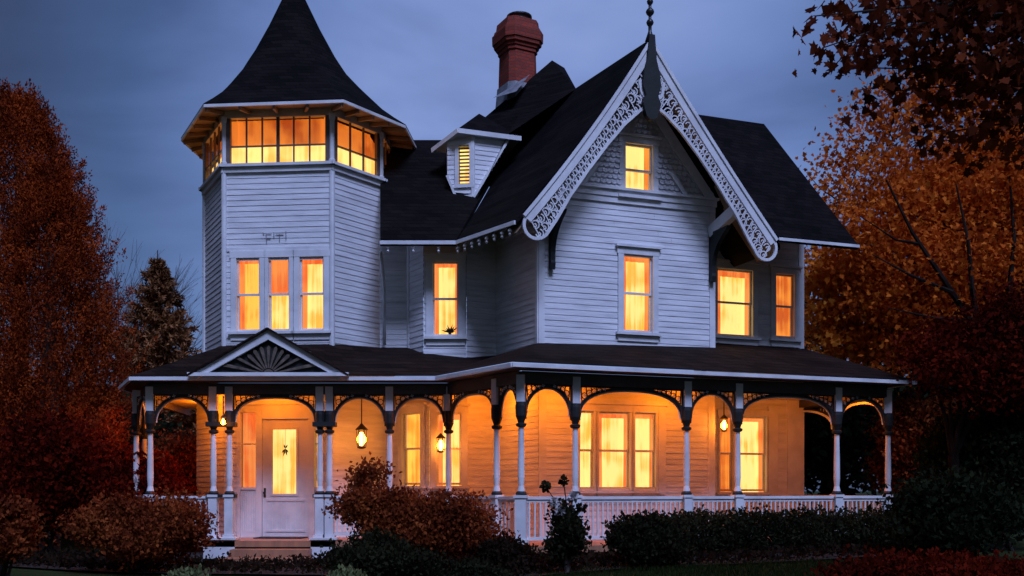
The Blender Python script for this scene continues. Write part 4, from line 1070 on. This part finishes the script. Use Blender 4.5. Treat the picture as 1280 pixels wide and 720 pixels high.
# spruce
def spruce(name, cx, cy, h, rad, label, m='L_spruce'):
    base=Vector((cx,cy,.2)); o=empty(name, base, label, 'tree'); P=[]; D=[]; tb=MB()
    tb.tube([base,base+Vector((0,0,h*.6)),base+Vector((0,0,h))],[.2,.1,.015],7)
    nl=34
    for i in range(nl):
        z=h*(.08+.9*i/nl); r=rad*(1-(i/nl))**1.05+.05; nb=13
        for k in range(nb):
            a=random.uniform(0,6.28); rr=r*random.uniform(.7,1.12); a0=base+Vector((0,0,z)); tip=a0+Vector((math.cos(a)*rr,math.sin(a)*rr,rr*random.uniform(-.10,.28)))
            md=a0.lerp(tip,.6)-Vector((0,0,rr*.10)); tb.tube([a0,md,tip],[.022,.014,.005],4)
            for q in range(int(30+60*rr)):
                t=random.random()**.7; p=a0.lerp(md,t/.6) if t<.6 else md.lerp(tip,(t-.6)/.4)
                wv=(1.1-t)*rr*.16; sd=Vector((-math.sin(a),math.cos(a),0))*random.uniform(-1,1)*wv
                P.append(p+sd+Vector((0,0,random.uniform(-.06,.02)))); D.append((math.cos(a)*.6,math.sin(a)*.6,.2))
    leaves_mesh('crown', np.array([tuple(p) for p in P]), .20, M[m], LEAF_NEEDLE*np.array([1.5,1]), o, outd=np.array(D))
    build('trunk', tb, M['bark'], o)
spruce('spruce_tree', at(197,0,34).x, 34, 9.6, 4.3, 'layered brown green spruce standing alone between the russet conifers and the turret')
spruce('spruce_tree', at(262,0,40).x, 40, 6.2, 1.6, 'small dark spruce half hidden behind the porch roof left end')
# bare tree behind the cedars
def bare(name, base, h, label, n0=7, spread=.5, bark='barklight'):
    base=Vector(base); o=empty(name, base, label, 'tree'); tb=MB()
    tb2=MB(); tb2.tube([base,base+Vector((.1,0,h*.35))],[.16,.12],7)
    def grow(p,d,L,r,dep):
        e=p+d*L*.5+Vector((random.uniform(-.05,.05),0,.02)); q_=p+d*L; tb.tube([p,e,q_],[r,r*.8,r*.55],4)
        if dep==0: return
        for k in range(3):
            nd=(d+Vector((random.uniform(-spread,spread),random.uniform(-spread,spread),random.uniform(-.15,.35)))).normalized(); grow(e.lerp(q_,random.uniform(.1,1)),nd,L*random.uniform(.55,.8),r*.55,dep-1)
    for k in range(n0):
        d=Vector((random.uniform(-.8,.8),random.uniform(-.5,.5),1)).normalized(); grow(base+Vector((.05,0,h*random.uniform(.15,.36))),d,h*.30,.06,4)
    build('trunk', tb2, M[bark], o); build('branches', tb, M[bark], o)
bp0=at(120,0,37); bare('bare_tree', (bp0.x,37,.2), 10.8, 'leafless pale branched tree showing beside the russet conifers', 12, .38)

# maples, right
tree('maple_tree', (11.6,24.5,.3), 11.5,
     [B(1110,290,24,1.5),B(1160,250,24.5,1.7),B(1220,240,24,1.7),B(1150,340,23.5,1.6),B(1225,330,23.8,1.6),B(1275,300,24,1.8),B(1150,410,23.5,1.2),B(1200,400,24,1.4),B(1285,210,24,1.6),B(1320,360,24,1.8),B(1350,260,25,2)],
     56000, .12, 'L_maple', 'broad orange maple spreading over the roof end at the right', .26, shape=LEAF_MAPLE*np.array([1.1,.9]), clump=22, crad=.30, fork=.38)
tree('maple_tree', (8.3,30,.3), 9.6,
     [B(1015,330,30,1.0),B(1050,240,31,1.2),B(1080,190,31,1.4),B(1130,140,31,1.5),B(1190,110,31,1.8),B(1250,130,31,1.8),B(1040,430,30,1.2),B(1100,430,30,1.4)],
     9000, .14, 'L_maple', 'thin half bare copper tree rising behind the orange maple', .2, clump=7, crad=.4, fork=.4, shape=LEAF_MAPLE)
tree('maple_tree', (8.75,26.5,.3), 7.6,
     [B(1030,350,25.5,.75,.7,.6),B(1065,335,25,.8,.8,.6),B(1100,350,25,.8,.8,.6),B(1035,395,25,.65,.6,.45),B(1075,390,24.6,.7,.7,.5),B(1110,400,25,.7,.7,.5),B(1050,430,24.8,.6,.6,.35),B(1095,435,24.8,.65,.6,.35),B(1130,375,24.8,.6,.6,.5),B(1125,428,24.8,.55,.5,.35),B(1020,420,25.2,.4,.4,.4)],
     7500, .15, 'L_houseglow', 'small added maple at the right house corner with leaves coloured for the house glow', .14, clump=16, crad=.20, fork=.5, shape=LEAF_MAPLE)
lb=MB(); bs=Vector((11.3,23.0,4.2))
for pts_,r0 in ((((1240,455,22.6),(1212,400,22.2),(1180,350,21.9),(1140,290,21.9),(1108,225,22.2)),.10),(((1225,430,22.4),(1215,360,22),(1210,300,21.9),(1195,230,22.1)),.08),(((1240,450,22.5),(1260,380,22.2),(1268,300,22.2),(1262,220,22.4)),.09),(((1190,365,21.9),(1140,345,21.8),(1090,318,22.0)),.05),(((1150,305,21.9),(1120,300,21.9),(1075,270,22.2)),.04),(((1212,400,22.2),(1170,398,22),(1110,385,22)),.05)):
    lb.tube([at(*q_) for q_ in pts_],[r0*(1-.8*k/(len(pts_)-1)) for k in range(len(pts_))],6)
mt_=bpy.data.objects['maple_tree']; build('limbs', lb, M['darkbark'], mt_)
# close overhanging maple bough
def bough():
    base=Vector((9.6,11.0,.4)); o=empty('maple_tree', base, 'dark red maple whose near boughs overhang the top right corner', 'tree')
    tb=MB(); tb.tube([base-Vector((0,0,.2)),base+Vector((-.1,0,3)),base+Vector((-.3,-.1,5.6)),base+Vector((-.5,0,8.5))],[.34,.27,.2,.1],10)
    P=[]
    ends=[(1028,60,9.5),(1018,20,9.6),(1060,55,9.8),(1090,30,10),(1045,-15,10),(1130,60,10.2),(1160,110,10.4),(1200,60,10.2),(1240,110,10.5),(1105,-30,9.8),(1180,-10,10),(1250,20,10.2),(1220,150,10.6),(1275,160,10.6),(1290,70,10.5),(1120,100,10.4),(1095,85,10.2),(1265,-40,10.2),(1185,165,10.8),(1150,10,10),(1215,20,10),(1240,70,10.1)]
    for px,py,Y in ends:
        tip=at(px,py,Y); s=base+Vector((-.35,0,5.4+random.uniform(-.6,1.6))); md=s.lerp(tip,.55)+Vector((0,0,random.uniform(.1,.5)))
        tb.tube([s,s.lerp(md,.5)+Vector((0,0,.15)),md,md.lerp(tip,.5)+Vector((0,0,.06)),tip],[.07,.05,.03,.016,.006],6)
        for k in range(130 if px<1080 else 150):
            t=random.random()**.5; p=md.lerp(tip,t); g=.13 if px<1080 else .30
            P.append((p.x+max(-1.3*g,min(1.3*g,random.gauss(0,g))),p.y+random.gauss(0,.35),p.z+max(-g,min(g,random.gauss(0,g*.65)))))
    leaves_mesh('crown', np.array(P), .115, M['L_darkmaple'], LEAF_MAPLE, o, up=(0,0,-1), updir=.35)
    build('trunk', tb, M['bark'], o)
bough()
# dark red tree and evergreen masses at the right
tree('plum_tree', (at(1215,0,19).x,19.5,.4), 5.2,
     [B(1175,440,20,.75,.75,.5),B(1215,425,20,.9,.9,.6),B(1255,430,19.5,1.1,1,.8),B(1200,465,19.5,.8,.8,.5),B(1300,400,19.5,1.2,1,.9),B(1240,475,19,.9,.9,.6),B(1310,460,19,1.1,1,.8)],
     14000, .11, 'L_red', 'low dark red leaved tree right of the porch roof', .12, clump=8, crad=.2, fork=.4)
def green(c,rad,n,label,leaf=.11,m='L_green',name='shrub',cat='shrub',group='dark shrubs crowding beside the porch',k=12): return bush(name,c,rad,int(n*1.7),leaf,m,label,cat,group,k=k,clump=10,crad=.18)
green((at(1235,0,21).x,21,2.0),(1.5,1.2,1.7),11000,'dark green shrub just right of the last porch post',name='shrub')
green((at(1265,0,19.5).x,19.8,1.9),(1.5,1.2,1.7),10000,'dark green shrub at the right frame edge beneath the red leaved tree')
green((at(1175,0,24).x,24.5,2.6),(1.5,1.2,2.3),9000,'olive brown bush behind the last porch post',m='L_rust')
green((at(1190,0,17.2).x,17.2,1.0),(1.2,.8,.95),8000,'low rounded green bush at the right end of the clipped hedge')
for i,(px,Y,rx,h,lb) in enumerate(((1040,33,3.0,6.4,'dark evergreen seen through the last porch arches'),(1120,36,3.4,8.2,'dark evergreen behind the orange maple trunk'),(1210,34,3.5,7.5,'dark evergreen far right behind the maples'),(1310,33,4,8.4,'dark evergreen beyond the right frame edge'),(960,44,4,6.5,'dark evergreen hidden behind the right end wall'))):
    p=at(px,0,Y); tree('evergreen_tree',(p.x,Y,.2),h,lumps((p.x,Y,h*.5),(rx,2,h*.5),10),6500,.32,'L_green',lb,.25,clump=8,crad=.4,group='dark evergreens behind the house',twig=False)
for i,(px,Y,rx,h,lb) in enumerate(((30,31,3.4,5.4,'dark evergreen behind the russet conifers at the far left'),(135,30,3.0,4.6,'dark evergreen between the russet conifers and the porch'),(205,36,3.6,5.6,'dark evergreen seen through the leftmost porch arch'),(300,48,4.5,5.0,'dark evergreen hidden behind the turret'),(-90,30,3.5,6,'dark evergreen outside the left frame edge'))):
    p=at(px,0,Y); tree('evergreen_tree',(p.x,Y,.2),h,lumps((p.x,Y,h*.5),(rx,2,h*.5),10),6500,.30,'L_green' if i!=2 else 'L_red',lb,.25,clump=8,crad=.4,group='dark evergreens behind the house',twig=False)
green((at(60,0,21).x,21,1.6),(1.8,1.2,1.6),10000,'wine red shrub under the russet conifers',m='L_red')
green((at(150,0,20.5).x,21,1.4),(1.3,1.0,1.3),8000,'wine red shrub left of the porch corner post',m='L_red')
green((at(235,0,26).x,27,1.8),(1.8,1.0,1.8),7000,'rust shrub seen through the leftmost porch arch',m='L_rust')
# front shrubs
bush('shrub',(at(165,0,17).x,17.2,.92),(1.15,.9,.90),19000,.07,'L_rust','large twiggy red brown shrub left of the entry steps','shrub',k=14,clump=7,crad=.09)
bush('shrub',(at(-8,0,15).x,15.2,1.0),(.55,.5,.75),5000,.08,'L_rust','upright orange red shrub cut by the left frame edge','shrub',k=8,clump=7,crad=.08)
bush('shrub',(at(520,0,16.3).x,16.4,.95),(1.62,.8,.95),30000,.07,'L_rust','large rust coloured shrub before the bay windows','shrub',k=16,clump=7,crad=.09)
bush('shrub',(at(460,0,17.2).x,17.3,1.85),(.36,.3,.50),900,.085,'L_rust','tall loose leafed shrub under the hanging lantern','shrub',k=7,clump=3,crad=.10)
bush('shrub',(at(487,0,14.3).x,14.3,.55),(.98,.7,.52),11000,.07,'L_hedge','low dark green shrub before the large rust one','shrub',k=12,clump=7,crad=.07)
bush('shrub',(at(640,0,15.6).x,15.8,.55),(.65,.5,.42),6000,.07,'L_under','low brown shrub below the porch corner post','shrub',k=9,clump=7,crad=.07)
bush('shrub',(at(600,0,14.2).x,14.2,.38),(.55,.4,.34),4000,.07,'L_hedge','lowest dark shrub at the bottom centre between the rust shrub and rose','shrub',k=9,clump=6,crad=.07)
bush('sage_plant',(at(238,0,12).x,12,.47),(.34,.3,.30),2600,.06,'L_sage','pale green clump at the bottom edge left of the steps','plant','pale green clumps flanking the steps',k=8,clump=5,crad=.05,updir=.6)
bush('sage_plant',(at(436,0,12).x,12,.47),(.34,.3,.33),2600,.06,'L_sage','pale green clump at the bottom edge right of the steps','plant','pale green clumps flanking the steps',k=8,clump=5,crad=.05,updir=.6)
bush('shrub',(at(1185,0,9.3).x,9.3,.72),(1.25,.8,.52),16000,.05,'L_red','rounded dark red shrub in the near bottom right corner','shrub',k=20,clump=8,crad=.05)
# rose bush with heads
ro=at(708,0,15.2); o=bush('rose_bush',(ro.x,15.2,.95),(.33,.3,.62),3800,.075,'L_hedge','upright dark rose bush with round heads before the railing','shrub',k=9,clump=5,crad=.07)
hd=MB()
for px,py in ((682,608),(704,601),(716,622),(690,630),(727,634),(698,645)):
    p=at(px,py,15.1); hd.tube([Vector((ro.x,15.2,1.1)),p.lerp(Vector((ro.x,15.2,1.1)),.4)+Vector((.02,0,.03)),p],[.012,.01,.008],5)
build('flower_stems',hd,M['bark'],o)
for px,py,dk in ((682,608,1),(704,601,1),(716,622,0),(692,628,0),(727,634,1),(700,640,0)):
    p=at(px,py,15.1); q=rng.normal(size=(70,3)); q/=np.linalg.norm(q,axis=1)[:,None]
    leaves_mesh('flower_head', np.array(tuple(p))+q*.055*rng.random((70,1))**.4, .055, M['L_hedge'] if dk else M['flower'], LEAF_ROUND, o, outd=q)
# clipped hedge: separate rounded plants grown together
def hedge(name, pts, label, m='L_hedge', n=22000):
    bl=[]
    for (x,y,z,rx,ry,rz) in pts: bl.append((x,y,z,rx,ry,rz))
    base=Vector((pts[0][0],pts[0][1],gz(pts[0][0],pts[0][1]))); o=empty(name,base,label,'hedge')
    leaves_mesh('foliage', blob_pts(bl,n,.6,7,.07), .07, M[m], LEAF_QUAD, o, up=(0,0,1), updir=.3)
    st=MB()
    for b in bl: st.tube([Vector((b[0],b[1],gz(b[0],b[1])-.02)),Vector((b[0]+.05,b[1],b[2]))],[.04,.015],5)
    build('stem',st,M['bark'],o)
hp=[]
for k in range(12):
    px=840+k*26; v_=15.75; uu=wing(px,v_); p=WP(uu,v_,0); hp.append((p.x,p.y,.85+random.uniform(-.03,.03),.55,.5,.42))
hedge('hedge',hp,'long low clipped hedge in front of the right porch railing',n=26000)
bush('shrub',(at(812,0,15.6).x,15.7,.82),(.85,.6,.52),11000,.07,'L_hedge','rounded dark shrub at the left end of the clipped hedge','shrub',k=14,clump=7,crad=.06)
# undergrowth and grass
gp=[]
for i in range(26000):
    x=random.uniform(-1,9); y=random.uniform(11.5,16.5); gp.append((x,y,gz(x,y)))
tag(leaves_mesh('grass',np.array(gp),.07,M['L_sage'] if False else leafmat('grass_blades',[(.2,(.012,.02,.005)),(.8,(.035,.055,.014))]),LEAF_NEEDLE,None,up=(0,0,1),updir=.8),'short dark lawn grass','grass',kind='stuff')
up_=[]
for i in range(14000):
    k=random.random()*6; a=int(k); f=random.random(); p=bo[a].lerp(bo[a+1],k-a).lerp(bi[a].lerp(bi[a+1],k-a),f); up_.append((p.x,p.y,gz(p.x,p.y)+.06+abs(random.gauss(0,.05))))
tag(leaves_mesh('undergrowth',np.array(up_),.09,M['L_under'],LEAF_QUAD,None,up=(0,0,1),updir=.3),'fallen leaves and low ground cover in the bed','ground cover',kind='stuff')

def sill_plant(sg, px, z, label):
    o=MB(); c=sg.pt(sg.t(px),-.115,z+.0); o.lathe(c,[(.025,0),(.035,.08),(.04,.085)],8)
    pot=tag(build('potted_plant',o,M['carve']),label,'potted plant')
    l=MB()
    for k in range(9):
        a=R(20+140*k/8); L_=random.uniform(.12,.24); d=Vector((sg.x.x*math.cos(a),sg.x.y*math.cos(a),math.sin(a))); b=c+Vector((0,0,.08)); w_=Vector((-d.z*sg.x.x,-d.z*sg.x.y,math.cos(a)))*.016
        l.prism([b,b+d*L_*.5+w_,b+d*L_,b+d*L_*.5-w_], sg.o*.006)
    build('leaves',l,M['L_under'],pot)
sill_plant(sB2,562,wb[2],'small leafy plant on the sill of the upper bay window')
